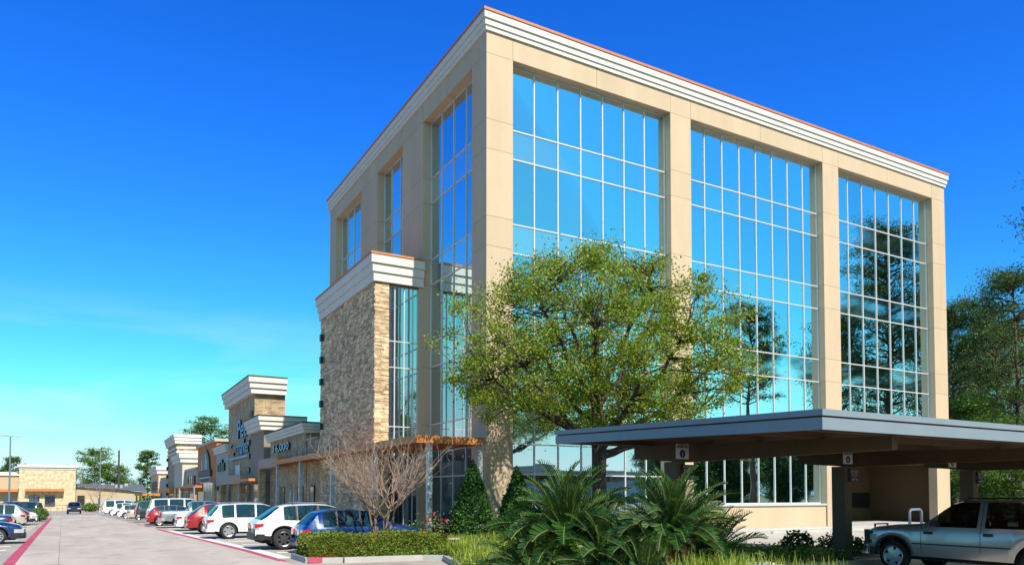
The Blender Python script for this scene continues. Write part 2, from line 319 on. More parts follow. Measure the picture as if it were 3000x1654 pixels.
def quads(name, P, mats, mi=None, tri=False):
    """P: (N,4,3) or (N,3,3) corner points -> one mesh, each face its own island"""
    N, k = P.shape[0], P.shape[1]
    me = bpy.data.meshes.new(name); me.vertices.add(N * k); me.vertices.foreach_set('co', P.reshape(-1).astype(np.float32))
    me.loops.add(N * k); me.loops.foreach_set('vertex_index', np.arange(N * k, dtype=np.int32))
    me.polygons.add(N); me.polygons.foreach_set('loop_start', np.arange(0, N * k, k, dtype=np.int32)); me.polygons.foreach_set('loop_total', np.full(N, k, dtype=np.int32))
    for mt in (mats if isinstance(mats, (list, tuple)) else [mats]): me.materials.append(MATS[mt])
    if mi is not None: me.polygons.foreach_set('material_index', mi.astype(np.int32))
    me.update(calc_edges=True); me.validate(); return me
def leaf_quads(C, ln, wd, up=0.0, dirs=None):
    """a diamond leaf at each centre, random direction"""
    N = len(C); d = rng.normal(size=(N, 3)) if dirs is None else dirs + rng.normal(size=(N, 3)) * 0.35
    d[:, 2] += up; d /= np.linalg.norm(d, axis=1)[:, None]
    r = rng.normal(size=(N, 3)); s = np.cross(d, r); s /= np.linalg.norm(s, axis=1)[:, None] + 1e-9
    L = (ln * rng.uniform(0.7, 1.3, N))[:, None]; Wd = (wd * rng.uniform(0.7, 1.3, N))[:, None]
    return np.stack([C - d * L / 2, C + s * Wd / 2, C + d * L / 2, C - s * Wd / 2], 1)

# ================================================================== GROUND
def sheet(name, poly, h, m, kind='structure', parent=None):
    mb = MB(); mb.prism(poly, lambda x, y: gz(x, y) + h - 0.05, lambda x, y: gz(x, y) + h); o = link(name, mb.mesh(name, m), parent)
    if parent is None: o['kind'] = kind
    return o
g = MB(); xs = [-700, -120, -40, 0, 15, 60, 130, 700]; ys = [-400, -120, 0, 28, 60, 100, 150, 200, 320, 1200]
for y in ys:
    for x in xs: g.v.append((x, y, gz(x, min(y, 320)) - 0.06))
n = len(xs)
for j in range(len(ys) - 1):
    for i in range(n - 1): g.f.append((j * n + i, j * n + i + 1, (j + 1) * n + i + 1, (j + 1) * n + i)); g.m.append(0)
tag(link('ground', g.mesh('ground', 'grass_far')), kind='structure')
# car-park surface: one paved sheet, following the fall
park = MB(); ys = [-70, 0, 28] + [28 + 12 * i for i in range(1, 15)]
for y in ys:
    for x in (-75, 12.4): park.v.append((x, y, gz(x, y) - 0.012))
for j in range(len(ys) - 1): park.f.append((2 * j, 2 * j + 1, 2 * j + 3, 2 * j + 2)); park.m.append(0)
tag(link('car_park', park.mesh('car_park', 'pavement')), kind='structure')
side = MB(); side.v = [(12.4, -70, -0.012), (110, -70, -0.012), (110, 29, -0.012), (12.4, 29, -0.012)]; side.f = [(0, 1, 2, 3)]; side.m = [0]
tag(link('side_parking', side.mesh('side_parking', 'pavement')), kind='structure')
# road edges fitted to points measured on the red lines
LINE_L = lambda Y: -1.93 - 0.0225 * (Y - 26)
LINE_R = lambda Y: 4.85 - 0.040 * (Y - 29)
road = MB(); ys = [-40, 0, 10, 20, 28] + [28 + 10 * i for i in range(1, 11)]
for y in ys: road.v += [(LINE_L(y), y, gz(0, y) - 0.004), (LINE_R(y), y, gz(0, y) - 0.004)]
for j in range(len(ys) - 1): road.f.append((2 * j, 2 * j + 1, 2 * j + 3, 2 * j + 2)); road.m.append(0)
road_o = tag(link('road', road.mesh('road', 'asphalt_gap')), kind='structure')
# concrete slabs of the road, each one its own piece
Y = 14.0
while Y < 124:
    step = 4.6
    if 28 - step < Y < 28: step = 28 - Y if 28 - Y > 1.5 else step
    for a, b in ((0.0, 0.175), (0.175, 1.0)):
        g_ = 0.007; y0, y1 = Y + g_, Y + step - g_
        q = []
        for yy, t in ((y0, a), (y0, b), (y1, b), (y1, a)):
            x = LINE_L(yy) + (LINE_R(yy) - LINE_L(yy)) * t; q.append((x + (g_ if t == a else -g_), yy))
        mb = MB().prism(q, lambda x, y: gz(x, y) - 0.05, lambda x, y: gz(x, y) + 0.004); part('concrete_slab', mb, 'concrete', road_o)
    Y += step
# red fire-lane lines and pale edge strip beside them
def stripe(name, fn, y0, y1, off, wd, h, m, parent):
    mb = MB(); k = max(2, int((y1 - y0) / 3)); yy = sorted({round(y0 + (y1 - y0) * i / k, 3) for i in range(k + 1)} | ({28.0} if y0 < 28 < y1 else set()))
    for a, b in zip(yy[:-1], yy[1:]):
        mb.prism([(fn(a) + off, a), (fn(a) + off + wd, a), (fn(b) + off + wd, b), (fn(b) + off, b)], lambda x, y: gz(x, y) + h - 0.02, lambda x, y: gz(x, y) + h)
    return part(name, mb, m, parent)
stripe('fire_lane_line', LINE_L, 12, 100, -0.16, 0.30, 0.009, 'red_paint', road_o)
stripe('fire_lane_line', LINE_R, 23.0, 53, -0.10, 0.24, 0.009, 'red_paint', road_o)
for y in (58, 64, 71, 78): stripe('fire_lane_line', LINE_R, y, y + 1.3, -0.10, 0.24, 0.009, 'red_paint', road_o)
stripe('edge_strip', LINE_R, 24.2, 50, 0.16, 0.42, 0.007, 'white_paint', road_o)
# parking-bay lines on both sides
lots = bpy.data.objects['car_park']
for i in range(14):
    y = 26.5 + 2.75 * i
    mb = MB().prism([(LINE_R(y) + 0.75, y), (LINE_R(y) + 5.4, y), (LINE_R(y) + 5.4, y + 0.11), (LINE_R(y) + 0.75, y + 0.11)], lambda x, y: gz(x, y) - 0.03, lambda x, y: gz(x, y) + 0.004); part('bay_line', mb, 'white_paint', lots)
for i in range(16):
    y = 25.0 + 2.75 * i
    mb = MB().prism([(LINE_L(y) - 5.2, y), (LINE_L(y) - 0.5, y), (LINE_L(y) - 0.5, y + 0.11), (LINE_L(y) - 5.2, y + 0.11)], lambda x, y: gz(x, y) - 0.03, lambda x, y: gz(x, y) + 0.004); part('bay_line', mb, 'white_paint', lots)
# pavement in front of the shops, raised one kerb
pv = MB()
for a, b in ((29, 60), (60, 100), (100, 150), (150, 200)): pv.prism([(10.6 - (a - 29) * 0.012, a), (15.0, a), (15.0, b), (10.6 - (b - 29) * 0.012, b)], lambda x, y: gz(x, y) - 0.1, lambda x, y: gz(x, y) + 0.13)
tag(link('shop_pavement', pv.mesh('shop_pavement', 'kerb')), kind='structure')
# pavement along the office front, raised one kerb
pv = MB().prism([(21.5, 27.3), (52.5, 27.3), (52.5, 34.6), (21.5, 34.6)], -0.1, 0.14)
tag(link('office_pavement', pv.mesh('office_pavement', 'kerb')), kind='structure')
# planting bed with a kerb round it
BED = [(5.75, 22.15), (6.6, 21.75), (9.0, 21.45), (9.6, 20.9), (8.9, 18.4), (7.5, 14.5), (7.1, 10.0), (8.4, 7.2), (10.3, 7.2), (10.9, 13.6), (20.6, 13.75), (22.6, 17.4), (21.3, 22.5), (20.8, 28.9), (11.0, 28.9), (10.6, 25.2), (10.2, 24.2), (5.75, 23.95)]
cx_, cy_ = 14, 21
bed = MB().prism(BED, -0.2, 0.13); tag(link('planting_bed', bed.mesh('planting_bed', 'earth')), kind='structure')
def kerb_run(poly, closed, wd, z0, z1):
    out = []
    for i in range(len(poly) - (0 if closed else 1)):
        a, b = Vector((*poly[i], 0)), Vector((*poly[(i + 1) % len(poly)], 0)); d = (b - a).normalized(); nn = Vector((d.y, -d.x, 0)) * wd
        L = (b - a).length; k = max(1, round(L / 2.6))
        for j in range(k):
            p, q = a + (b - a) * (j / k) + d * (0.012 if j else 0.0), a + (b - a) * ((j + 1) / k)
            out.append(MB().prism([(p.x, p.y), (q.x, q.y), (q.x + nn.x, q.y + nn.y), (p.x + nn.x, p.y + nn.y)], z0, z1))
    return out
kerb_t = thing('kerb', 'pale concrete kerb around the hedge and planting bed', 'kerb', (9, 22, 0))
for k, mb in enumerate(kerb_run(BED, True, 0.17, -0.1, 0.15)):
    part('kerb_stone', mb, 'kerb', kerb_t)
# painted red end of the kerb by the hedge
mb = MB().prism([(5.62, 21.98), (6.35, 21.72), (6.47, 21.98), (5.78, 22.2)], 0.0, 0.156); o = part('painted_kerb_end', mb, 'red_paint', kerb_t); o['label'] = 'red painted kerb end at the corner'

# ================================================================== OFFICE BUILDING
X0, Y0, X1, Y1 = 15.12, 29.0, 49.95, 53.78
REC = 0.45                                   # glass sits this far behind the wall face
HEAD = 21.68
JZ = [0.14, 4.28, 5.62, 8.64, 9.98, 13.0, 14.34, 17.36, 18.70, HEAD]
off = thing('office_building', 'five-storey tan office block with tall mirrored blue window bays and white cornice', 'office building', (X0, Y0, 0))
J = 0.007
# backing that shows as a dark line in the joints, and the dark core behind the glass
core = MB().box(X0 + REC + 0.12, Y0 + REC + 0.12, 4.35, X1 - 0.3, Y1 - 0.3, 22.6).box(X0 + REC + 0.12, Y0 + REC + 0.12, 0.0, 37.9, Y1 - 0.3, 4.35)
part('core', core, 'core', off)
bk = MB()
PX = [(X0, 16.47), (25.81, 27.20), (37.60, 39.02), (48.52, X1)]
PY = [(Y0, 30.45), (36.22, 39.22), (43.45, 46.46), (52.28, Y1)]
for i, (a, b) in enumerate(PX):
    d = 1.45 if i == 0 else (REC + 0.1)
    bk.box(a + 0.02, Y0 + 0.02, 0.0, b - 0.02, Y0 + d - 0.02, 22.6)
for a, b in PY[1:]: bk.box(X0 + 0.02, a + 0.02, 0, X0 + REC + 0.08, b - 0.02, 22.6)
part('joint_backing', bk, 'joint', off)
for i, (a, b) in enumerate(PX):                       # pier panels, front
    d = 1.45 if i == 0 else REC + 0.12
    for z0, z1 in zip(JZ[:-1], JZ[1:]):
        box('wall_panel', a, Y0, z0 + J, b, Y0 + d, z1 - J, 'precast', off)
for a, b in PY[1:]:                                   # pier panels, side
    for z0, z1 in zip(JZ[:-1], JZ[1:]):
        box('wall_panel', X0, a, z0 + J, X0 + REC + 0.10, b, z1 - J, 'precast', off)
edges = [X0, 16.47, 21.14, 25.81, 27.20, 32.4, 37.60, 39.02, 43.77, 48.52, X1]
for a, b in zip(edges[:-1], edges[1:]): box('header_panel', a + (J if a > X0 else 0), Y0, HEAD + J, b - J, Y0 + (1.45 if a == X0 else REC + 0.13), 22.66, 'precast', off)
edges = [30.45, 33.3, 36.22, 39.22, 43.45, 46.46, 49.4, 52.28, Y1]
for a, b in zip(edges[:-1], edges[1:]): box('header_panel', X0, a + J, HEAD + J, X0 + REC + 0.11, b - J, 22.66, 'precast', off)
box('rear_wall', X0 + 0.6, Y1 - 0.29, 0, X1 - 0.02, Y1, 22.66, 'precast', off); box('end_wall', X1 - 0.29, Y0 + 0.6, 0, X1, Y1 - 0.3, 22.66, 'precast', off)
for z0, z1, p, m in ((22.665, 22.87, 0.08, 'cornice_white'), (22.873, 23.145, 0.135, 'cornice_white'), (23.148, 23.46, 0.20, 'cornice_white'), (23.463, 23.58, 0.24, 'rust_cap')):
    box('roof_cap' if 'rust' in m else 'cornice_band', X0 - p, Y0 - p, z0, X1 + p, Y1 + p, z1, m, off)

def bay(name, horiz, a, b, plane, rows, cols, parent, label=None, glass_top='glass_vision', mw=0.058, mats=('aluminium', 'glass_vision', 'glass_spandrel'), sp=lambda r: r % 2 == 1, dark_below=-1):
    """one glazed bay: frame, each mullion, each transom, each pane. horiz 'x': wall faces -Y at y=plane; 'y': wall faces -X at x=plane"""
    def bx(mb, u0, u1, d0, d1, z0, z1):
        if horiz == 'x': mb.box(u0, plane + d0, z0, u1, plane + d1, z1)
        else: mb.box(plane + d0, u0, z0, plane + d1, u1, z1)
        return mb
    f = MB(); z0, z1 = rows[0], rows[-1]
    bx(f, a, a + mw * 0.6, -0.03, 0.10, z0, z1); bx(f, b - mw * 0.6, b, -0.03, 0.10, z0, z1); bx(f, a + mw * 0.6, b - mw * 0.6, -0.03, 0.10, z1 - mw * 0.5, z1); bx(f, a + mw * 0.6, b - mw * 0.6, -0.035, 0.10, z0, z0 + mw)
    w = part(name, f, mats[0], parent)
    if label: w['label'] = label
    cx = [a] + list(cols) + [b]
    for c in cols: part('mullion', bx(MB(), c - mw / 2, c + mw / 2, -0.030, 0.10, z0 + mw + 0.002, z1 - mw * 0.5 - 0.002), mats[0], w)
    for r in rows[1:-1]: part('transom', bx(MB(), a + mw * 0.6 + 0.002, b - mw * 0.6 - 0.002, -0.022, 0.095, r - mw / 2, r + mw / 2), mats[0], w)
    for i in range(len(cx) - 1):
        for j in range(len(rows) - 1):
            u0, u1, v0, v1 = cx[i] + 0.01, cx[i + 1] - 0.01, rows[j] + 0.01, rows[j + 1] - 0.01
            t = [random.uniform(-0.0022, 0.0022) for _ in range(3)]; P = []
            for dd in (0.0, 0.018):
                for u, v in ((u0, v0), (u1, v0), (u1, v1), (u0, v1)):
                    d = 0.02 + dd + t[0] * (u - (u0 + u1) / 2) + t[1] * (v - (v0 + v1) / 2)
                    P.append((u, plane + d, v) if horiz == 'x' else (plane + d, u, v))
            part('pane', MB().hull8(P[:4], P[4:]), 'glass_shop' if rows[j + 1] <= dark_below else (mats[2] if sp(j) else mats[1]), w)  # panes under the canopy get duller glass, standing in for its dark reflection
    return w
rows_all = [4.28, 5.62, 8.64, 9.98, 13.0, 14.34, 17.36, 18.70, HEAD]
spand = lambda r: r % 2 == 0
step = lambda a, n, w=1.31: [a + w * i for i in range(n)]
GX = Y0 + REC
bay('window_bay', 'x', 16.47, 25.81, GX, [0.5, 2.9] + rows_all, step(17.86, 6, 1.315), off, 'nearest front window bay, seven panes wide, partly hidden by the oak', sp=lambda r: r >= 2 and r % 2 == 0)
bay('window_bay', 'x', 27.20, 37.60, GX, [1.47] + rows_all, step(28.56, 7, 1.295), off, 'middle front window bay, eight panes wide', sp=lambda r: r % 2 == 1)
bay('window_bay', 'x', 39.02, 48.52, GX, rows_all, step(40.44, 6, 1.35), off, 'far front window bay reflecting dark pines', sp=spand)
GY = X0 + REC
bay('window_bay', 'y', 30.45, 36.22, GY, [0.3, 2.9] + rows_all, [31.93, 33.36, 34.8], off, 'side window bay nearest the corner', dark_below=4.3, sp=lambda r: r >= 2 and r % 2 == 0)
bay('window_bay', 'y', 39.22, 43.45, GY, rows_all[2:], [40.64, 42.1], off, 'middle side window bay above the stone tower', sp=spand)
bay('window_bay', 'y', 46.46, 52.28, GY, rows_all[2:], [47.95, 49.4, 50.85], off, 'farthest side window bay', sp=spand)
box('lower_wall', X0 + 0.02, 39.22, 0, X0 + REC, 43.45, 8.64, 'precast', off); box('lower_wall', X0 + 0.02, 46.46, 0, X0 + REC, 52.28, 8.64, 'precast', off)
# base walls and sills
box('base_wall', 27.20, Y0 + 0.10, 0.0, 37.60, Y0 + REC + 0.1, 1.36, 'precast', off); box('window_sill', 27.16, Y0 + 0.02, 1.362, 37.64, Y0 + REC + 0.02, 1.465, 'sill_metal', off)
box('base_wall', 16.47, Y0 + 0.10, 0.0, 25.81, Y0 + REC + 0.1, 0.42, 'precast', off); box('window_sill', 16.43, Y0 + 0.04, 0.422, 25.85, Y0 + REC + 0.02, 0.498, 'sill_metal', off)
# open ground-floor recess below the far bay
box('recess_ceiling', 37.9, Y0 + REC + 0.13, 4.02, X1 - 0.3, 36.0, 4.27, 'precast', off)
box('recess_wall', 37.9, 34.6, 0.1, 43.2, 34.9, 4.01, 'recess_shade_wall', off); box('recess_wall', 43.22, 34.59, 0.1, X1 - 0.37, 34.89, 4.01, 'recess_shade_wall', off)
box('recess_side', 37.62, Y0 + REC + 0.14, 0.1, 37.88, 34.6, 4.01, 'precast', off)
box('recess_side', X1 - 0.36, Y0 + REC + 0.14, 0.1, X1 - 0.295, 34.58, 4.01, 'recess_shade_wall', off)  # thin lining added over the end wall, shade put into its colour
v = box('vent_louvre', 46.5, 34.52, 1.05, 49.4, 34.585, 2.10, 'plastic_black', off); v['label'] = 'dark louvred vent panel in the recess wall'
for k in range(7): box('louvre_slat', 46.56, 34.47, 1.12 + k * 0.135, 49.34, 34.515, 1.17 + k * 0.135, 'black_metal', v)

# ================================================================== STONE TOWER beside the side wall
XT, YT, YE = 12.51, 36.2, 46.3
tw = thing('stone_tower', 'tall brown ledgestone tower with stepped white cornice against the office side wall', 'tower', (XT, YT, 0))
part('tower_core', MB().box(XT + 0.03, YT + 0.25, -0.3, X0 - 0.02, YE - 0.03, 12.8).box(XT + 0.03, YT + 0.03, -0.3, 13.24, YT + 0.25, 12.8).box(13.24, YT + 0.03, 12.72, X0 - 0.25, YT + 0.25, 12.8), 'mortar', tw)
for z0, z1, p, m in ((12.82, 13.275, 0.12, 'cornice_white'), (13.28, 13.705, 0.20, 'cornice_white'), (13.71, 14.14, 0.29, 'cornice_white'), (14.145, 14.25, 0.33, 'rust_cap')):
    box('roof_cap' if 'rust' in m else 'cornice_band', XT - p, YT - p, z0, X0 - 0.004, YE + p, z1, m, tw)
stones = []
z = 0.02; row = 0
while z < 12.78:
    h = random.choice((0.07, 0.095, 0.10, 0.125)); h = min(h, 12.80 - z)
    u = YT + 0.75 * (row % 2) * 0.3
    first = True; u = YT
    while u < YE - 0.02:                              # long face, seen from the road
        L = random.uniform(0.18, 0.55) if not first else random.uniform(0.12, 0.4); first = False
        L = min(L, YE - u); d = random.uniform(0.0, 0.045)
        stones.append((u - YT, (XT - d, u + 0.004, z + 0.004, XT + 0.06, u + L - 0.004, z + h - 0.004))); u += L
    u = XT
    while u < 13.25:                                  # sunlit end strip
        L = min(random.uniform(0.22, 0.5), 13.26 - u); L = 13.26 - u if 13.26 - u - L < 0.12 else L
        stones.append((-1, (u + 0.004, YT - random.uniform(0, 0.04), z + 0.004, u + L - 0.004, YT + 0.05, z + h - 0.004))); u += L
    z += h; row += 1
stones.sort(key=lambda t: t[0])
for k, (_, bxs) in enumerate(stones[:300]): box('stone', *bxs, 'ledgestone', tw)
rest = MB()
for _, bxs in stones[300:]: rest.box(*bxs)
o = part('stonework', rest, 'ledgestone', tw); o['kind'] = 'stuff'
bay('window_bay', 'x', 13.26, 14.9, YT + 0.14, [0.3, 2.6, 4.15, 5.47, 8.52, 9.87, 12.72], [13.62, 14.13, 14.62], tw, 'tall narrow window in the sunlit end of the tower', mw=0.045, dark_below=4.2, sp=lambda r: False)
part('window_jamb', MB().box(14.9, YT + 0.02, -0.2, X0 - 0.003, YT + 0.3, 12.81), 'precast', tw)
for zz in (11.62, 10.25, 8.89, 7.54, 6.16):
    l_ = part('wall_light', MB().box(XT - 0.24, 45.48, zz - 0.2, XT - 0.05, 45.8, zz + 0.2), 'black_metal', tw)
    part('light_plate', MB().box(XT - 0.06, 45.42, zz - 0.27, XT - 0.047, 45.86, zz + 0.27), 'galv', l_)

# ================================================================== CANOPY on steel posts
can = thing('entrance_canopy', 'rust-orange slatted canopy on galvanised steel posts at the office corner', 'canopy', (11.3, 27.7, 0))
CX, CN, CB = 11.3, 27.75, 4.06
part('end_fascia', MB().box(CX, CN, CB, 14.42, CN + 0.09, 4.36), 'wood_rust', can)
for a, b in ((CN + 0.092, 33.0), (33.01, 38.3), (38.31, 43.6), (43.61, 48.9), (48.91, 54.2)): part('side_fascia', MB().box(CX, a, CB, CX + 0.09, b, 4.36), 'wood_rust', can)
part('back_beam', MB().box(14.33, CN + 0.092, CB, 14.42, 36.05, 4.36), 'wood_rust', can)
part('canopy_deck', MB().box(CX + 0.095, CN + 0.095, 4.30, 14.325, 36.0, 4.34).box(CX + 0.095, 36.0, 4.30, XT - 0.06, 54.19, 4.34), 'wood_rust', can)
y = CN + 0.35
while y < 54:
    part('slat', MB().box(CX + 0.093, y, CB + 0.02, 14.328 if y < 35.9 else XT - 0.05, y + 0.09, 4.27), 'wood_rust', can); y += 0.42 if y < 36 else 0.6
for (px, py) in ((12.0, 28.0), (14.28, 28.0), (11.5, 33.2), (11.55, 40.2), (11.55, 47.2), (11.55, 53.7)):
    o = part('post', MB().box(px - 0.1, py - 0.1, gz(px, py), px + 0.1, py + 0.1, CB + 0.018), 'galv', can)
    part('base_plate', MB().box(px - 0.17, py - 0.17, gz(px, py) + 0.13, px + 0.17, py + 0.17, gz(px, py) + 0.155), 'galv', o)

# ================================================================== SHOPS along the car park (fronts face the road at x = 12.5)
XS = 12.5
def cornice(t, x0, y0, x1, y1, z0, z1, p, n=3, m='cornice_white', cap=True):
    h = (z1 - z0) / n
    for k in range(n): box('cornice_band', x0 - p * (0.6 + 0.4 * k / max(1, n - 1)), y0 - p * (0.6 + 0.4 * k / max(1, n - 1)), z0 + k * h + 0.004, x1, y1 + p * (0.6 + 0.4 * k / max(1, n - 1)), z0 + (k + 1) * h - 0.004, m, t)
    if cap: box('roof_cap', x0 - p - 0.05, y0 - p - 0.05, z1, x1 + 0.01, y1 + p + 0.05, z1 + 0.08, 'dark_brown', t)
def shopwin(t, y0, y1, z0, z1, n=3, x=XS, m='glass_shop', fm='black_metal'):
    f = part('shop_window', MB().box(x - 0.045, y0, z0, x + 0.02, y0 + 0.07, z1).box(x - 0.045, y1 - 0.07, z0, x + 0.02, y1, z1).box(x - 0.045, y0 + 0.07, z1 - 0.09, x + 0.02, y1 - 0.07, z1), fm, t)
    for k in range(n):
        a, b = y0 + 0.07 + (y1 - y0 - 0.14) * k / n, y0 + 0.07 + (y1 - y0 - 0.14) * (k + 1) / n
        part('pane', MB().box(x - 0.03, a + 0.03, z0, x + 0.015, b - 0.03, z1 - 0.095), m, f)
    return f
def letters(t, name, txt, y, z, w, h, m, x=XS, dx=0.1, sidem='letter_side'):
    """raised letters on a wall that faces -X; reading direction runs towards -Y"""
    me = text_mesh(txt, 1.0, 0.06, 0.01); vs = np.array([v.co for v in me.vertices]); mn, mx = vs.min(0), vs.max(0); sc = (w / (mx[0] - mn[0]), h / (mx[1] - mn[1]))
    cxm, cym = (mn[0] + mx[0]) / 2, (mn[1] + mx[1]) / 2
    fidx = [0 if abs(p.normal.z) > 0.5 else 1 for p in me.polygons]
    for v in me.vertices:
        q = v.co.copy(); v.co = (x - dx - q.z * 1.2, y - (q.x - cxm) * sc[0], z + (q.y - cym) * sc[1])
    me.materials.clear(); me.materials.append(MATS[m]); me.materials.append(MATS[sidem])
    me.polygons.foreach_set('material_index', fidx); me.update()
    return link(name, me, t)
def fascia_box(t, y0, y1, z0, z1, out=1.0, m='wood_pale'):
    box('fascia_box', XS - out, y0, z0, XS - 0.01, y1, z1, m, t)
# vacant unit with the 16,000 sign
s0 = thing('vacant_shop', 'low brown stone shop unit with the 16,000 lettering next to the stone tower', 'shop', (XS, YE, 0))
g0 = lambda y: gz(0, y) - 0.3
box('wall', XS, YE + 0.02, g0(46), XS + 3.0, 49.5, 5.5, 'far_stone', s0); box('parapet_cap', XS - 0.09, YE + 0.5, 5.5, XS + 3.1, 49.49, 5.63, 'wood_pale', s0)
box('wall', XS - 0.05, 49.5, g0(55), XS + 3.2, 60.6, 6.05, 'far_stone', s0); cornice(s0, XS - 0.05, 49.5, XS + 1.6, 60.6, 6.05, 6.68, 0.38)
letters(s0, 'sign_lettering', '16,000', 56.3, 5.42, 5.0, 0.66, 'letter_pale', x=XS - 0.05)
fascia_box(s0, 53.9, 60.4, 3.95, 4.65, 1.0); box('fascia_end', XS - 1.01, 53.55, 4.2, XS - 0.06, 53.88, 4.62, 'wood_rust', s0)
for (a, b) in ((47.3, 48.4), (50.1, 51.6), (55.5, 57.4)): shopwin(s0, a, b, g0(50) + 0.43, 2.55, 1, XS - 0.06)
for (a, b) in ((52.5, 52.75), (53.6, 53.9)): box('poster', XS - 0.09, a, 0.6, XS - 0.055, b, 2.2, 'sign_white', s0)
box('pillar', XS - 1.0, 59.9, g0(60), XS - 0.55, 60.4, 3.95, 'far_stone', s0)
# pet shop
pt = thing('pet_shop', 'tall stone-fronted pet shop with blue and red Pet Supermarket letters', 'shop', (XS, 61, 0))
box('side_pier', XS - 0.3, 61.9, g0(64), XS + 2.9, 67.4, 7.15, 'taupe', pt); cornice(pt, XS - 0.3, 61.9, XS + 3.0, 67.3, 7.15, 8.25, 0.55)
box('low_wall', XS + 0.3, 60.62, g0(61), XS + 2.5, 61.88, 6.3, 'taupe', pt)
box('tower_wall', XS, 67.6, g0(75), XS + 2.6, 81.4, 10.75, 'far_stone', pt); cornice(pt, XS, 67.6, XS + 2.65, 81.4, 10.75, 12.2, 0.62)
letters(pt, 'sign_lettering', 'Pet', 72.9, 8.15, 4.4, 1.75, 'letter_blue'); letters(pt, 'sign_lettering', 'Super', 77.1, 6.35, 4.1, 1.15, 'letter_red'); letters(pt, 'sign_lettering', 'market', 72.2, 6.45, 5.4, 1.35, 'letter_blue')
part('sign_bar', MB().box(XS - 0.2, 69.6, 5.35, XS - 0.06, 79.2, 5.55), 'letter_blue', pt)
part('notice', MB().box(XS - 0.06, 74.2, 3.85, XS - 0.02, 76.6, 4.8), 'letter_pale', pt)
for zz in (9.1, 7.8, 6.55, 5.35, 4.1): part('wall_light', MB().box(XS - 0.3, 68.3, zz - 0.25, XS - 0.02, 68.75, zz + 0.25), 'black_metal', pt)
fascia_box(pt, 68.4, 80.6, 2.95, 3.75, 1.0); box('side_awning', XS - 1.6, 61.0, 3.05, XS - 0.31, 67.5, 3.25, 'wood_rust', pt)
shopwin(pt, 70.6, 75.4, g0(73) + 0.42, 2.9, 3, XS - 0.01); shopwin(pt, 62.4, 67.0, g0(64) + 0.42, 2.9, 3, XS - 0.31)
for yy in (69.0, 79.6): box('pillar', XS - 0.95, yy, g0(75), XS - 0.4, yy + 0.9, 2.95, 'far_stone', pt)
for yy in (70.4, 73.6): solo('bollard', MB().tube([(XS - 2.0, yy, gz(0, yy) + 0.1), (XS - 2.0, yy, gz(0, yy) + 1.7)], 0.14, 10), 'sign_white', 'white bollard in front of the pet shop, ' + ('nearer' if yy < 72 else 'farther') + ' of the two', 'bollard', 'white bollards by the pet shop')
# pale unit between the pet shop and the orange restaurant
s3 = thing('pale_shop', 'small pale grey shop with dark lettering between pet shop and orange restaurant', 'shop', (XS, 81.5, 0))
box('wall', XS, 81.5, g0(85), XS + 2, 89.55, 6.4, 'grey_stucco', s3); cornice(s3, XS, 81.5, XS + 1.6, 89.55, 6.4, 7.2, 0.4)
for yy, hh in ((83.0, 0.8), (84.2, 1.2), (85.6, 0.9), (86.9, 0.7)): box('sign_letter', XS - 0.2, yy, 4.5, XS - 0.02, yy + 0.8, 4.5 + hh, 'letter_side', s3)
shopwin(s3, 82.3, 88.9, g0(85) + 0.42, 2.9, 4)
for k in range(6): box('timber_fin', XS - 1.5, 82.0 + k * 1.15, g0(85) + 0.4, XS - 1.2, 82.35 + k * 1.15, 3.2, 'cream', s3)
# orange restaurant
s4 = thing('orange_restaurant', 'orange stucco restaurant front with arched emblem sign', 'restaurant', (XS, 89.6, 0))
box('wall', XS, 89.6, g0(97), XS + 2.2, 106, 7.95, 'orange_stucco', s4); box('parapet_cap', XS - 0.25, 89.4, 7.96, XS + 2.4, 106.2, 8.25, 'cream', s4)
em = MB(); N = 14; pts = [(93.7 + 8.0 * (i / N), 4.9 + 2.55 * math.sin(math.pi * i / N) ** 0.6) for i in range(N + 1)]
em.add([(XS - 0.18, y, z) for y, z in pts] + [(XS - 0.02, y, z) for y, z in pts], [tuple(range(N + 1))[::-1]] + [(i, i + 1, N + 2 + i, N + 1 + i) for i in range(N)] + [(N, 0, N + 1, 2 * N + 1)])
e_ = part('emblem', em, 'sign_black', s4)
for yy, z1, m in ((95.4, 6.3, 'letter_pale'), (96.8, 6.9, 'sign_white'), (98.6, 6.8, 'letter_blue'), (99.9, 6.2, 'letter_pale')): part('emblem_stroke', MB().box(XS - 0.23, yy, 4.95, XS - 0.185, yy + 0.55, z1), m, e_)
part('emblem_band', MB().box(XS - 0.26, 92.6, 4.15, XS - 0.02, 103.4, 4.85), 'sign_dark_text', s4); part('name_panel', MB().box(XS - 0.16, 93.2, 3.3, XS - 0.02, 102.4, 4.1), 'letter_pale', s4)
for k in range(10): box('sign_letter', XS - 0.2, 93.6 + k * 0.85, 3.5, XS - 0.165, 94.15 + k * 0.85, 3.95, 'letter_side', s4)
box('awning', XS - 2.2, 89.7, 2.75, XS - 0.02, 112, 3.0, 'wood_rust', s4)
for k in range(20): box('awning_slat', XS - 2.19, 90 + k * 1.1, 2.5, XS - 0.03, 90.12 + k * 1.1, 2.745, 'wood_rust', s4)
for yy in (90.4, 97, 104, 111): box('post', XS - 2.1, yy, g0(yy), XS - 1.9, yy + 0.2, 2.75, 'wood_rust', s4)
shopwin(s4, 91, 105, g0(97) + 0.42, 2.45, 6)
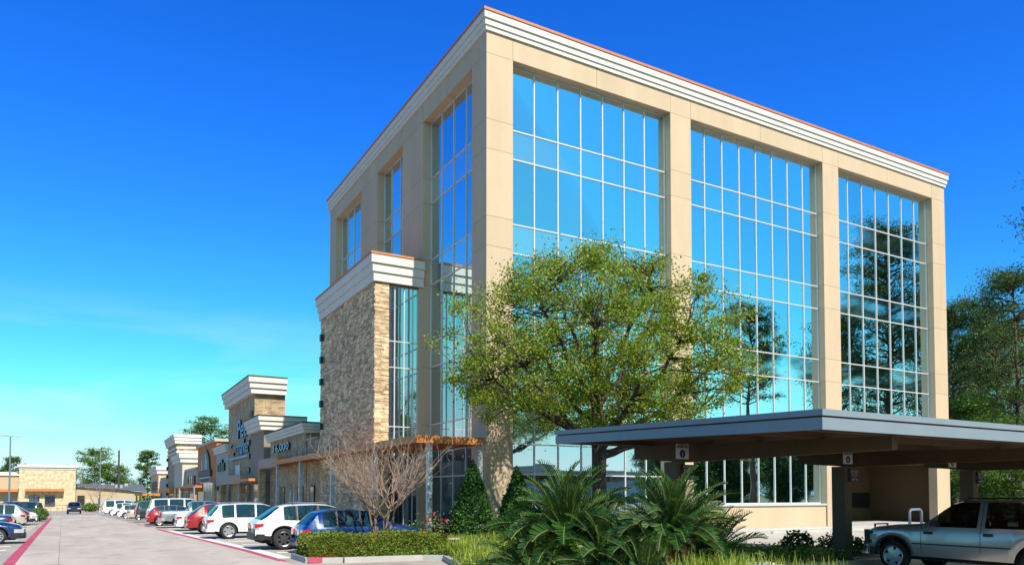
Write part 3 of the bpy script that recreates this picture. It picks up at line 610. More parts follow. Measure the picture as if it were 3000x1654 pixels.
# grey shop after the restaurant
s5 = thing('grey_shop', 'grey shop with yellow and dark round lettering beyond the orange restaurant', 'shop', (XS, 106, 0))
box('wall', XS, 106.05, g0(112), XS + 2, 119.5, 5.3, 'grey_stucco', s5); box('parapet_cap', XS - 0.2, 106.05, 5.3, XS + 2, 119.5, 5.6, 'cream', s5)
for yy, m in ((108, 'letter_side'), (110.2, 'lamp_amber'), (112.6, 'lamp_amber'), (115, 'letter_side')): part('sign_letter', MB().box(XS - 0.2, yy, 3.4, XS - 0.02, yy + 1.4, 4.5), m, s5)
shopwin(s5, 107, 118.5, g0(112) + 0.42, 2.2, 5)
# twin cream towers farther on
s6 = thing('cream_tower_shop', 'far shop with a tall stone tower, white cornice and lower cream block', 'shop', (XS, 119.6, 0))
box('low_block', XS - 0.5, 119.6, g0(125), XS + 4.2, 131, 6.7, 'cream', s6); cornice(s6, XS - 0.5, 119.6, XS + 4.3, 131, 6.7, 8.0, 0.5, 2, cap=False)
box('tower_wall', XS - 0.1, 131.6, g0(140), XS + 3.4, 147.6, 10.2, 'far_stone', s6); cornice(s6, XS - 0.1, 131.6, XS + 3.5, 147.6, 10.2, 11.7, 0.6, cap=False)
for zz in (8.9, 9.6): box('trim_band', XS - 0.22, 131.5, zz - 0.2, XS + 3.42, 147.7, zz + 0.1, 'cornice_white', s6)
for zz in (8.1, 6.6, 5.1, 3.6, 2.1): part('wall_light', MB().box(XS - 0.4, 146.2, zz - 0.3, XS - 0.11, 147.0, zz + 0.3), 'black_metal', s6)
box('fascia_box', XS - 1.2, 131.5, 2.3, XS - 0.11, 150, 3.0, 'wood_rust', s6); shopwin(s6, 134, 145, g0(140) + 0.42, 2.2, 4, XS - 0.12); shopwin(s6, 121, 129, g0(125) + 0.42, 2.2, 3, XS - 0.52)
box('link_wall', XS, 147.9, g0(155), XS + 2, 164.6, 5.2, 'grey_stucco', s6)
s7 = thing('end_tower_shop', 'farthest small stone shop tower with white cornice at the end of the row', 'shop', (XS, 165, 0))
box('tower_wall', XS - 0.3, 165, g0(170), XS + 3.6, 185, 6.1, 'far_tan_stone', s7); cornice(s7, XS - 0.3, 165, XS + 3.7, 185, 6.1, 7.6, 0.5, 2, cap=False)
box('awning', XS - 3.4, 160, 1.7, XS - 0.32, 188, 2.2, 'wood_rust', s7)
for yy in (161, 174, 187): box('post', XS - 3.2, yy, g0(yy), XS - 2.9, yy + 0.3, 1.7, 'wood_rust', s7)
box('sign_panel', XS - 0.45, 169, 2.8, XS - 0.31, 181, 4.6, 'letter_side', s7); shopwin(s7, 167, 183, g0(175) + 0.4, 1.5, 4, XS - 0.32)

# ================================================================== FAR BUILDINGS across the end of the road (fronts face the camera at y = 190)
YF = 190.0; k_ = YF / 105.0
fx = lambda x: x * k_
fz = lambda z: 2 + (z - 2) * k_
fb = thing('tan_shop', 'far tan stone shop across the road end, two dark windows under orange awning', 'shop', (fx(-4), YF, gz(0, YF)))
GF = gz(0, YF) - 0.3
box('wall', fx(-7.07), YF, GF, fx(-1.33), YF + 9, fz(4.95), 'far_tan_stone', fb)
for a, z0, z1 in ((0.1, 4.95, 5.2), (0.35, 5.2, 5.52)): box('cornice_band', fx(-7.07) - a, YF - a, fz(z0) + 0.004, fx(-1.33) + a * 1.6, YF + 9, fz(z1), 'cornice_white', fb)
box('awning', fx(-6.43), YF - 1.4, fz(2.36), fx(-2.51), YF - 0.01, fz(2.67), 'wood_rust', fb)
for a, b in ((-6.06, -5.02), (-4.47, -3.42)):
    w = box('window', fx(a), YF - 0.06, fz(0.55), fx(b), YF + 0.05, fz(1.89), 'black_metal', fb)
    for j in range(2): box('pane', fx(a) + 0.06 + j * (fx(b) - fx(a)) / 2, YF - 0.10, fz(0.6), fx(a) - 0.06 + (j + 1) * (fx(b) - fx(a)) / 2, YF - 0.065, fz(1.85), 'glass_shop', w)
box('left_wing', fx(-16), YF + 1.2, GF, fx(-7.09), YF + 9, fz(4.2), 'beige', fb); box('wing_cornice', fx(-16), YF + 0.9, fz(4.2), fx(-7.1), YF + 9, fz(4.62), 'cornice_white', fb)
box('wing_awning', fx(-16), YF - 0.6, fz(2.3), fx(-7.15), YF + 1.19, fz(2.62), 'wood_rust', fb)
for a in (-8.6, -10.5): box('window', fx(a), YF + 1.1, fz(0.5), fx(a + 0.9), YF + 1.25, fz(1.75), 'glass_shop', fb)
lb = thing('low_warehouse', 'low cream building with sloping grey roof behind the far trees', 'building', (fx(2), YF + 6, GF))
wl_ = MB(); a, b = fx(-1.30), fx(6.6)
wl_.add([(a, YF + 4, GF), (b, YF + 4, GF), (b, YF + 20, GF), (a, YF + 20, GF), (a, YF + 4, fz(2.95)), (b, YF + 4, fz(2.25)), (b, YF + 20, fz(2.25)), (a, YF + 20, fz(2.95))], [(0, 3, 2, 1), (4, 5, 6, 7), (0, 1, 5, 4), (1, 2, 6, 5), (2, 3, 7, 6), (3, 0, 4, 7)])
part('wall', wl_, 'beige', lb)
rf = MB(); rf.add([(a - .3, YF + 3.4, fz(3.0)), (b, YF + 3.4, fz(2.3)), (b, YF + 20.5, fz(3.25)), (a - .3, YF + 20.5, fz(3.3)), (a - .3, YF + 3.4, fz(3.1)), (b, YF + 3.4, fz(2.42)), (b, YF + 20.5, fz(3.4)), (a - .3, YF + 20.5, fz(3.42))], [(0, 3, 2, 1), (4, 5, 6, 7), (0, 1, 5, 4), (1, 2, 6, 5), (2, 3, 7, 6), (3, 0, 4, 7)])
rfo = part('roof', rf, 'roof_grey', lb)
for xx in (1.5, 2.6, 4.2): box('roof_vent', fx(xx), YF + 12, fz(2.9), fx(xx) + 0.7, YF + 12.7, fz(3.45), 'galv', rfo)
box('door', fx(-1.15), YF + 3.9, GF, fx(-0.35), YF + 3.98, fz(1.85), 'black_metal', lb); box('pale_panel', fx(-0.25), YF + 3.9, GF, fx(0.25), YF + 3.98, fz(1.6), 'cream', lb)
for k in range(4): box('garage_door', fx(0.6 + k * 1.25), YF + 3.9, GF, fx(1.6 + k * 1.25), YF + 3.98, fz(1.5), 'grey_stucco', lb)
# railing in front of the far shop
rl = thing('railing', 'thin metal railing in front of the far tan shop', 'railing', (fx(-4), YF - 6, GF))
for zz in (0.55, 1.15): part('rail', MB().box(fx(-7.2), YF - 6, GF + 0.3 + zz, fx(1.0), YF - 5.94, GF + 0.36 + zz), 'pole_grey', rl)
for k in range(15): part('baluster', MB().box(fx(-7.2) + k * 1.05, YF - 6.02, GF + 0.2, fx(-7.2) + k * 1.05 + 0.07, YF - 5.95, GF + 1.55), 'pole_grey', rl)

# ================================================================== CARPORT
CXL, CXR, CYN, CYF = 10.37, 36.0, 8.07, 16.06
ztop = lambda y: 3.39 + (y - CYN) * 0.0288
cp = thing('carport', 'flat-roofed carport with grey-blue fascia over the reserved spaces', 'carport', (12.87, 14.4, 0))
def slopebox(x0, x1, y0, y1, lo, hi):   # lo, hi: heights below the roof top line
    return MB().hull8([(x0, y0, ztop(y0) + lo), (x1, y0, ztop(y0) + lo), (x1, y1, ztop(y1) + lo), (x0, y1, ztop(y1) + lo)],
                      [(x0, y0, ztop(y0) + hi), (x1, y0, ztop(y0) + hi), (x1, y1, ztop(y1) + hi), (x0, y1, ztop(y1) + hi)])
T = 0.05
for nm, lo, hi, o_ in (('fascia_board', -0.335, -0.135, 0.0), ('fascia_trim', -0.105, 0.0, 0.022)):
    for x0, x1, y0, y1 in ((CXL - o_, CXR + o_, CYN - o_, CYN + T), (CXL - o_, CXL + T, CYN + T + 0.001, CYF - T - 0.001), (CXL - o_, CXR + o_, CYF - T, CYF + o_), (CXR - T, CXR + o_, CYN + T + 0.001, CYF - T - 0.001)):
        part(nm, slopebox(x0, x1, y0, y1, lo, hi), 'carport_fascia', cp)
part('roof_deck', slopebox(CXL + T + 0.002, CXR - T - 0.002, CYN + T + 0.002, CYF - T - 0.002, -0.16, -0.02), 'carport_brown', cp)
for k, y in enumerate((8.5, 10.0, 11.6, 13.1, 15.2)): part('purlin', slopebox(CXL + T + 0.003, CXR - T - 0.003, y, y + 0.12, -0.325, -0.163), 'carport_brown', cp)
for px in (12.87, 19.31, 25.91, 32.5):
    bm_ = MB(); h = 0.085                         # tapered beam under the purlins
    for a, b, d0, d1 in ((8.47, 14.0, 0.25, 0.44), (14.0, 15.9, 0.44, 0.34)):
        za, zb = ztop(a) - 0.33, ztop(b) - 0.33
        bm_.hull8([(px - h, a, za - d0), (px + h, a, za - d0), (px + h, b, zb - d1), (px - h, b, zb - d1)], [(px - h, a, za), (px + h, a, za), (px + h, b, zb), (px - h, b, zb)])
    part('beam', bm_, 'carport_brown', cp)
    p_ = part('post', MB().box(px - 0.15, 14.18, -0.02, px + 0.15, 14.62, 2.815), 'carport_post', cp)
    part('base_plate', MB().box(px - 0.24, 14.06, 0.12, px + 0.24, 14.74, 0.15), 'carport_brown', p_)
def hang_text(me, sx, sz, x, y, z, m, par):
    vs = np.array([v.co for v in me.vertices]); mn, mx = vs.min(0), vs.max(0)
    for v in me.vertices:
        q = v.co.copy(); v.co = (x + (q.x - (mn[0] + mx[0]) / 2) * sx / (mx[0] - mn[0]), y - q.z, z + (q.y - (mn[1] + mx[1]) / 2) * sz / (mx[1] - mn[1]))
    me.materials.clear(); me.materials.append(MATS[m]); me.update(); return link('lettering', me, par)
def space_sign(x, y, num, label):
    zt = ztop(y) - 0.34
    t = thing('space_sign', label, 'sign', (x, y, zt - 0.42), 'numbered signs hanging from the carport')
    part('panel', MB().box(x - 0.2, y - 0.006, zt - 0.36, x + 0.2, y + 0.006, zt - 0.01), 'sign_white', t)
    for s in (-0.15, 0.15): part('hanger', MB().box(x + s - 0.008, y - 0.005, zt - 0.012, x + s + 0.008, y + 0.005, zt + 0.012), 'galv', t)
    hang_text(text_mesh('RESERVED', 0.1, 0.001, 0.004), 0.36, 0.075, x, y - 0.008, zt - 0.065, 'sign_dark_text', t)
    d = MB(); N = 20; d.add([(x + 0.092 * math.cos(2 * math.pi * i / N), y - 0.0085, zt - 0.235 + 0.102 * math.sin(2 * math.pi * i / N)) for i in range(N)], [tuple(range(N))]); part('number_disc', d, 'sign_blue', t)
    hang_text(text_mesh(num, 0.12, 0.001, 0.004), 0.017 if num == '1' else 0.05, 0.095, x, y - 0.010, zt - 0.235, 'sign_white', t)
space_sign(12.42, 13.62, '1', 'white RESERVED sign with blue number 1 under the carport edge')
space_sign(14.55, 13.62, '2', 'white RESERVED sign seen above the first carport beam')
space_sign(18.55, 13.62, '6', 'white RESERVED sign with blue disc beside the middle carport post')
space_sign(23.6, 13.62, '8', 'white RESERVED sign above the second beam, over the silver SUV')
def tow_sign(px, label):
    x, y, z = px + 0.2, 14.12, 2.55
    t = thing('tow_warning_sign', label, 'sign', (x, y, z - 0.19), 'black tow-away signs on the carport posts')
    part('panel', MB().box(x - 0.2, y - 0.01, z - 0.19, x + 0.2, y + 0.003, z + 0.19), 'sign_black', t); part('bracket', MB().box(x - 0.17, y + 0.004, z - 0.06, x - 0.06, y + 0.058, z + 0.06), 'galv', t)
    for i, (s, w) in enumerate((('RESERVED PARKING', 0.35), ('ONLY. ALL OTHERS', 0.31), ('WILL BE TOWED', 0.26))): hang_text(text_mesh(s, 0.05, 0.001, 0.003), w, 0.042, x, y - 0.012, z + 0.135 - i * 0.062, 'sign_text', t)
    m = MB()                                        # little tow-truck mark
    for a in (((-0.13, -0.14), (-0.02, -0.14), (-0.02, -0.09), (-0.09, -0.09)), ((-0.03, -0.10), (0.02, -0.03), (0.035, -0.04), (-0.01, -0.11)), ((0.04, -0.12), (0.14, -0.15), (0.13, -0.10), (0.06, -0.08))):
        m.add([(x + p, y - 0.0125, z + q) for p, q in a], [(0, 1, 2, 3)])
    part('tow_truck_mark', m, 'sign_text', t)
tow_sign(12.87, 'black tow-away sign on the nearest carport post, half behind palm fronds')
tow_sign(19.31, 'black tow-away sign on the middle carport post beside the silver SUV')
tow_sign(25.91, 'black tow-away sign on the far carport post above the silver SUV roof')

# ================================================================== CARS
def interp(P, x):
    if x <= P[0][0]: return P[0][1]
    for (a, va), (b, vb) in zip(P[:-1], P[1:]):
        if x <= b: t = (x - a) / (b - a); return va + (vb - va) * t
    return P[-1][1]
CARS = {
 # rear = 0, front = L.  top line, belt line, side windows, rear glass, windscreen
 'suv': dict(L=4.7, W=1.88, wheels=(0.92, 3.68), r=0.365, top=[(0, .72), (.03, .98), (.10, 1.06), (.50, 1.56), (.72, 1.64), (1.6, 1.69), (2.5, 1.67), (2.85, 1.58), (3.55, 1.10), (4.2, 1.0), (4.55, .90), (4.7, .66)],
             belt=[(0, .96), (1, 1.0), (3.5, .98), (4.7, .8)], side=[(.62, 1.18), (1.26, 2.12), (2.2, 3.02)], rear=(.12, .50), ws=(2.88, 3.52), doors=(1.22, 2.16, 3.2), sill=.33, rails=True),
 'crossover': dict(L=4.8, W=1.92, wheels=(0.98, 3.78), r=0.385, top=[(0, .78), (.05, 1.0), (.16, 1.08), (.85, 1.56), (1.2, 1.635), (2.1, 1.67), (2.6, 1.64), (2.95, 1.55), (3.7, 1.10), (4.3, 1.0), (4.65, .88), (4.8, .62)],
             belt=[(0, 1.0), (1, 1.06), (3.6, 1.0), (4.8, .8)], side=[(.98, 1.42), (1.5, 2.2), (2.28, 3.2)], rear=(.18, .85), ws=(2.98, 3.67), doors=(1.44, 2.24, 3.3), sill=.34, rails=True),
 'hatch': dict(L=4.25, W=1.79, wheels=(0.80, 3.36), r=0.325, top=[(0, .66), (.04, .88), (.12, .96), (.55, 1.40), (.85, 1.48), (1.7, 1.53), (2.2, 1.49), (2.5, 1.42), (3.25, .98), (3.8, .90), (4.1, .80), (4.25, .58)],
             belt=[(0, .88), (1, .92), (3.2, .88), (4.25, .7)], side=[(.66, 1.1), (1.16, 1.92), (1.98, 2.85)], rear=(.14, .52), ws=(2.53, 3.22), doors=(1.12, 1.95, 2.95), sill=.27, rails=False),
 'sedan': dict(L=4.75, W=1.82, wheels=(1.02, 3.82), r=0.325, top=[(0, .68), (.04, .95), (.12, 1.02), (.72, 1.04), (1.35, 1.36), (1.65, 1.44), (2.3, 1.46), (2.75, 1.38), (3.5, .98), (4.2, .88), (4.6, .78), (4.75, .52)],
             belt=[(0, .92), (1, .94), (3.4, .88), (4.75, .7)], side=[(1.28, 1.5), (1.56, 2.25), (2.32, 3.15)], rear=(.76, 1.35), ws=(2.8, 3.46), doors=(1.5, 2.28, 3.3), sill=.26, rails=False),
 'van': dict(L=5.2, W=1.98, wheels=(1.15, 4.2), r=0.36, top=[(0, .8), (.03, 1.12), (.08, 1.2), (.28, 1.94), (.5, 2.02), (2.0, 2.06), (3.0, 2.04), (3.3, 1.95), (4.1, 1.2), (4.8, 1.02), (5.1, .9), (5.2, .62)],
             belt=[(0, 1.12), (1, 1.14), (4.0, 1.1), (5.2, .85)], side=[(.42, 1.4), (1.52, 2.55), (2.65, 3.55)], rear=(.10, .28), ws=(3.33, 4.05), doors=(1.46, 2.6, 3.75), sill=.34, rails=False),
 'pickup': dict(L=5.75, W=1.98, wheels=(1.25, 4.72), r=0.385, top=[(0, .8), (.02, 1.14), (.06, 1.16), (1.75, 1.17), (1.83, 1.66), (2.05, 1.80), (3.2, 1.83), (3.6, 1.74), (4.25, 1.20), (5.2, 1.12), (5.6, 1.02), (5.75, .7)],
             belt=[(0, 1.08), (1.7, 1.10), (4.2, 1.08), (5.75, .9)], side=[(1.98, 2.75), (2.86, 3.85)], rear=(1.76, 1.86), ws=(3.63, 4.22), doors=(1.9, 2.8, 3.95), sill=.45, rails=False),
 'wagon_suv': dict(L=5.55, W=1.96, wheels=(1.30, 4.75), r=0.395, top=[(0, .85), (.03, 1.13), (.07, 1.24), (.20, 1.74), (.45, 1.84), (2.0, 1.87), (3.05, 1.86), (3.28, 1.80), (4.05, 1.26), (4.8, 1.21), (5.32, 1.15), (5.50, 1.09), (5.55, .85)],
             belt=[(0, 1.18), (1, 1.20), (4.0, 1.19), (4.3, 1.17), (4.8, 1.14), (5.3, 1.09), (5.55, 1.0)], side=[(.32, 1.25), (1.55, 2.44), (2.62, 3.62)], rear=(.08, .2), ws=(3.32, 4.05), doors=(1.46, 2.53, 3.98), sill=.43, rails=True),
}
WH = {}
def wheel_meshes(r, style):
    key = (round(r, 3), style)
    if key in WH: return WH[key]
    hub = MB().lathe([(0.0, -0.06), (r * 0.62, -0.06), (r * 0.62, 0.04), (0.0, 0.04)], 20)
    ty = MB().lathe([(r * 0.66, -0.10), (r * 0.72, -0.115), (r * 0.93, -0.11), (r * 0.985, -0.085), (r, -0.04), (r, 0.04), (r * 0.985, 0.085), (r * 0.93, 0.11), (r * 0.72, 0.115), (r * 0.66, 0.10)], 36, closed=True)
    rm = MB().lathe([(r * 0.67, 0.10), (r * 0.70, 0.112), (r * 0.675, 0.118), (r * 0.60, 0.105), (r * 0.60, 0.04)], 36)
    rm.lathe([(0.0, 0.10), (r * 0.13, 0.10), (r * 0.16, 0.085), (r * 0.16, 0.04)], 16)
    n, wd = {'five': (5, 0.19), 'ten': (10, 0.085), 'six': (6, 0.15), 'multi': (14, 0.05), 'dark': (7, 0.12)}[style]
    for i in range(n):
        a = 2 * math.pi * i / n; u = Vector((math.cos(a), 0, math.sin(a))); w = Vector((-math.sin(a), 0, math.cos(a)))
        A = []; B = []
        for rr, hw, d in ((r * 0.12, wd * r * 0.95, 0.094), (r * 0.63, wd * r * (1.25 if style == 'five' else 0.8), 0.088)):
            for s in (-1, 1):
                p = u * rr + w * hw * s; A.append((p.x, d, p.z)); B.append((p.x, d - 0.035, p.z))
        rm.hull8([B[0], B[1], B[3], B[2]], [A[0], A[1], A[3], A[2]])
    WH[key] = (hub.mesh('wheel', 'well'), ty.mesh('tyre', 'tyre', True), rm.mesh('rim', 'rim_dark' if style == 'dark' else 'rim'))
    return WH[key]
def build_car(kind, paint, label, cat, loc, rz, group=None, style='five', detail=True, glass='car_glass', name=None, lower=None):
    C = CARS[kind]; L, Wd = C['L'], C['W']; hwf = Wd / 2; top, belt = C['top'], C['belt']; r = C['r']
    t = thing(name or 'parked_car', label, cat, loc, group, rz)
    def pm(nm, mb, m, par=t, smooth=False): return link(nm, mb.mesh(nm, m, smooth), par, (0, 0, 0))
    boxy = kind in ('wagon_suv', 'pickup', 'van')
    hw = lambda x: hwf * (1 - (0.09 if boxy else 0.20) * max(0, 1 - x / (0.3 if boxy else 0.55)) ** 2.2 - (0.10 if boxy else 0.24) * max(0, 1 - (L - x) / (0.45 if boxy else 0.8)) ** 2.2)
    arch = r + (0.115 if kind in ('wagon_suv', 'pickup') else 0.065)
    def low(x):
        z = C['sill'] + (0.10 * max(0, 1 - x / 0.6) + 0.0 * x)
        for wx in C['wheels']:
            d = abs(x - wx)
            if d < arch: z = max(z, r + math.sqrt(max(0, arch * arch - d * d)) * 0.98)
        return z
    xs = set(np.round(np.arange(0, L + 0.001, 0.16), 3)) | {L}
    for wx in C['wheels']:
        for k in range(-8, 9): xs.add(round(wx + arch * math.sin(k / 8 * math.pi / 2), 3))
    for a, b in C['side'] + [C['rear'], C['ws']]: xs |= {a, b}
    gaps = [(d - 0.007, d + 0.007) for d in C['doors']] if detail else []
    for a, b in gaps: xs |= {a, b}
    for p in top: xs.add(p[0])
    xs = sorted(xs); xs = [x for i, x in enumerate(xs) if i == 0 or x - xs[i - 1] > 0.004]
    rows = []
    for x in xs:
        zt = interp(top, x); zt = sum(interp(top, min(L, max(0, x + d))) for d in (-0.04, 0, 0.04)) / 3 if 0.25 < x < L - 0.2 else zt
        zb = min(interp(belt, x), zt - 0.035); zl = min(low(x), zb - 0.03); w = hw(x); h = zt - zb; tt = min(1, max(0, (h - 0.06) / 0.35))
        ye = w * (0.90 + (0.755 - 0.90) * tt); ze = zb + h * (0.55 + 0.36 * tt)
        pts = [(w * 0.965, zl), (w * 0.995, zl + (zb - zl) * .22), (w, zl + (zb - zl) * .5), (w * 0.988, zl + (zb - zl) * .8), (w * 0.95, zb), (ye, ze), (ye * 0.80, zb + h * 0.97), (ye * 0.42, zb + h * 0.995), (0, zt)]
        rows.append(pts)
    nr = 9; full = [[(x, y, z) for y, z in R_] + [(x, -y, z) for y, z in R_[:-1][::-1]] for x, R_ in zip(xs, rows)]
    M = len(full[0]); body = MB(); body.v = [p for R_ in full for p in R_]
    wins = {}
    inr = lambda a, b, x0, x1: x0 >= a - 1e-6 and x1 <= b + 1e-6
    def key_of(i, j):
        x0, x1 = xs[i], xs[i + 1]; side = 'l' if j < nr - 1 else 'r'; jj = j if j < nr - 1 else M - 2 - j
        if jj == 4:
            for k, (a, b) in enumerate(C['side']):
                if inr(a, b, x0, x1): return ('side_window', k, side)
        if jj >= 5:
            if inr(*C['rear'], x0, x1): return ('rear_window', 0, '')
            if inr(*C['ws'], x0, x1): return ('windscreen', 0, '')
        if 1 <= jj <= 4:
            for a, b in gaps:
                if inr(a, b, x0, x1): return ('door_gap', 0, '')
        if jj == 4 and kind in ('crossover', 'hatch', 'sedan') and inr(C['side'][0][0], C['side'][-1][1], x0, x1): return ('window_pillar', sum(w_[1] <= x0 + 1e-6 for w_ in C['side']), side)
        if jj == 0 and lower: return ('lower_trim', 0, '')
        return None
    for i in range(len(xs) - 1):
        for j in range(M - 1):
            f = (i * M + j, i * M + j + 1, (i + 1) * M + j + 1, (i + 1) * M + j)
            k = key_of(i, j)
            if k is None: body.f.append(f); body.m.append(0)
            else: wins.setdefault(k, []).append(f)
    body.f.append(tuple(range(M))); body.f.append(tuple((len(xs) - 1) * M + j for j in range(M))[::-1]); body.m += [0, 0]
    bo = pm('body', body, 'paint_' + paint, smooth=True)
    me = bo.data
    for k, fs in wins.items():
        idx = sorted({i for f in fs for i in f}); mp_ = {i: n_ for n_, i in enumerate(idx)}
        mb = MB(); mb.v = [body.v[i] for i in idx]; mb.f = [tuple(mp_[i] for i in f) for f in fs]; mb.m = [0] * len(fs)
        pm(k[0], mb, {'door_gap': 'well', 'lower_trim': 'plastic_black', 'window_pillar': 'plastic_black'}.get(k[0], glass), smooth=k[0] != 'door_gap')
    # dark underbody and cabin floor
    ub = MB().box(0.25, -hwf * 0.80, C['sill'] - 0.10, L - 0.3, hwf * 0.80, C['sill'] + 0.18).box(0.15, -hwf * 0.78, C['sill'] + 0.18, L - 0.7, hwf * 0.78, interp(belt, L / 2) - 0.25)
    pm('underbody', ub, 'well')
    st = MB(); zb = interp(belt, L / 2)
    for a in [C['side'][-1][0] + 0.12] + ([C['side'][-2][0] + 0.15] if len(C['side']) > 1 else []):
        for s in (-1, 1): st.box(a, s * hwf * 0.42 - 0.24, zb - 0.4, a + 0.14, s * hwf * 0.42 + 0.24, zb + 0.16).box(a + 0.02, s * hwf * 0.42 - 0.12, zb + 0.18, a + 0.11, s * hwf * 0.42 + 0.12, zb + 0.36)
    pm('seats', st, 'interior')
    if detail:
        pm('dashboard', MB().box(C['ws'][1] - 0.55, -hwf * 0.7, zb - 0.3, C['ws'][1] - 0.1, hwf * 0.7, zb - 0.02), 'interior')
        sw = MB(); cxw = C['ws'][1] - 0.72
        ring = [(cxw + 0.07 * math.sin(a), 0.38 + 0.19 * math.cos(a), zb + 0.03 + 0.18 * math.sin(a)) for a in np.linspace(0, 2 * math.pi, 17)]
        sw.tube(ring, 0.017, 6).box(cxw - 0.02, 0.2, zb + 0.01, cxw + 0.03, 0.56, zb + 0.05); pm('steering_wheel', sw, 'interior')
    # lamps wrap round the corners
    def lamp(nm, front, s, z0, z1, inner, m, reach=0.32):
        xsn = [reach * (1 - k / 6) for k in range(7)]; o_ = 0.014
        out = [((L - x) if front else x, (hw((L - x) if front else x) + o_) * s) for x in xsn]; e = L + o_ if front else -o_
        out += [(e, hw(L if front else 0) * 0.99 * s), (e, hw(L if front else 0) * inner * s)]
        i0 = L - 0.14 if front else 0.14
        out += [(i0, hw(L if front else 0) * inner * s), ((L - reach) if front else reach, (hwf * 0.86) * s)]
        return pm(nm, MB().prism(out, z0, z1), m)
    def wedge(o, dz):
        for v in o.data.vertices:
            f = min(1, max(0, v.co.x / 0.26)); v.co.z += dz * f if v.co.z < zb0 - 0.12 else 0.25 * dz * f
    zb0, zb1 = interp(belt, 0.1), interp(belt, L - 0.1)
    tall = kind in ('van', 'pickup', 'wagon_suv')
    for s in (-1, 1):
        tl = lamp('taillight', False, s, zb0 - (0.36 if tall else 0.205), zb0 - 0.06, 0.78 if tall else 0.60, 'tail_red', 0.10 if tall else 0.26)
        if not tall:
            wedge(tl, 0.07); lb2 = lamp('reverse_light', False, s, zb0 - 0.25, zb0 - 0.21, 0.66, 'lamp_clear', 0.12)
        lamp('headlight', True, s, zb1 - 0.25, zb1 - 0.09, 0.5, 'lamp_clear', 0.34)
    pm('rear_bumper', MB().prism([(0.3, hw(0.3) + 0.006), (0.1, hw(0.1) + 0.012), (-0.045, hw(0) * 0.94), (-0.06, 0), (-0.045, -hw(0) * 0.94), (0.1, -hw(0.1) - 0.012), (0.3, -hw(0.3) - 0.006)], C['sill'] + 0.02, C['sill'] + (0.24 if lower or tall else 0.16)), 'chrome' if tall else ('plastic_black' if lower else 'paint_' + paint))
    pm('front_bumper', MB().prism([(L - 0.45, hw(L - 0.45) + 0.006), (L - 0.15, hw(L - 0.15) + 0.014), (L + 0.05, hw(L) * 0.85), (L + 0.07, 0), (L + 0.05, -hw(L) * 0.85), (L - 0.15, -hw(L - 0.15) - 0.014), (L - 0.45, -hw(L - 0.45) - 0.006)], C['sill'] - 0.04, C['sill'] + 0.18), 'plastic_black')
    pm('grille', MB().box(L - 0.02, -0.42, C['sill'] + 0.22, L + 0.022, 0.42, zb1 - 0.12), 'plastic_black')
    pm('licence_plate', MB().box(-0.03 if not tall else -0.02, -0.155, zb0 - 0.26, 0.0, 0.155, zb0 - 0.11), 'plate')
    for s in (-1, 1):
        a = C['side'][-1][1] - 0.05; zc = interp(belt, a) + 0.09; y = hw(a) * 0.95
        mb = MB().hull8([(a - 0.05, s * (y - 0.02), zc - 0.06), (a + 0.11, s * (y - 0.02), zc - 0.06), (a + 0.09, s * (y + 0.2), zc - 0.07), (a - 0.03, s * (y + 0.2), zc - 0.07)], [(a - 0.05, s * (y - 0.02), zc + 0.04), (a + 0.09, s * (y - 0.02), zc + 0.04), (a + 0.06, s * (y + 0.19), zc + 0.08), (a - 0.02, s * (y + 0.19), zc + 0.08)])
        pm('mirror', mb, 'paint_' + paint if kind != 'wagon_suv' else 'plastic_black')
        if detail:
            for d in C['doors'][1:]:
                a = d - 0.30; pm('door_handle', MB().box(a, s * (hw(a) * 0.985 - 0.01), interp(belt, a) - 0.19, a + 0.22, s * (hw(a) * 0.985 + 0.035), interp(belt, a) - 0.145 if kind != 'wagon_suv' else interp(belt, a) - 0.12), 'paint_' + paint if kind != 'wagon_suv' else 'plastic_black')
            if C['rails']:
                a, b = C['side'][0][0] + 0.35, C['side'][-1][0] + 0.45; yy = s * hwf * 0.62
                pm('roof_rail', MB().tube([(a, yy, interp(top, a) - 0.01), (a + 0.12, yy, interp(top, a + 0.12) + 0.045), (b - 0.12, yy, interp(top, b - 0.12) + 0.045), (b, yy, interp(top, b) - 0.01)], 0.018, 6), 'plastic_black')
    hm, tm, rm = wheel_meshes(r, style)
    for wx in C['wheels']:
        for s in (-1, 1):
            w = link('wheel', hm, t, (wx, s * (hwf - 0.125), r)); w.rotation_euler = (0, random.uniform(0, 1), 0 if s > 0 else math.pi)
            link('tyre', tm, w, (0, 0, 0)); link('rim', rm, w, (0, 0, 0))
    return t
def park_right(y, kind, paint, label, cat='car', dx=0.62, **kw):      # nose to the shops, tail to the road; y = near flank
    W2 = CARS[kind]['W'] / 2; x = LINE_R(y) + dx
    return build_car(kind, paint, label, cat, (x, y + W2, gz(x, y + W2)), R(random.uniform(-1.0, 1.5)), 'cars parked in front of the shops', **kw)
park_right(24.75, 'hatch', 'blue', 'shiny blue hatchback parked right behind the clipped hedge', dx=1.15, style='five')
park_right(27.75, 'crossover', 'white', 'white crossover with dark wheels beside the blue hatchback', style='dark', lower=True, dx=0.35)
park_right(37.3, 'suv', 'white', 'white SUV with silver five-spoke wheels next to the red SUV', style='five', dx=0.35)
park_right(43.6, 'crossover', 'red', 'bright red SUV with bright multi-spoke wheels', style='ten', dx=0.42)
park_right(48.9, 'sedan', 'white', 'white saloon half hidden behind the red SUV', style='multi')
park_right(55.5, 'pickup', 'pewter', 'big grey pickup parked beyond the white saloon', style='six', dx=0.45, cat='pickup')
park_right(60.6, 'hatch', 'red', 'small red car squeezed behind the grey pickup', dx=0.2)
park_right(64.3, 'van', 'white', 'tall white van beyond the small red car', cat='van')
park_right(72.5, 'wagon_suv', 'slate', 'dark slate SUV parked beyond the white van', detail=False, dx=0.5)
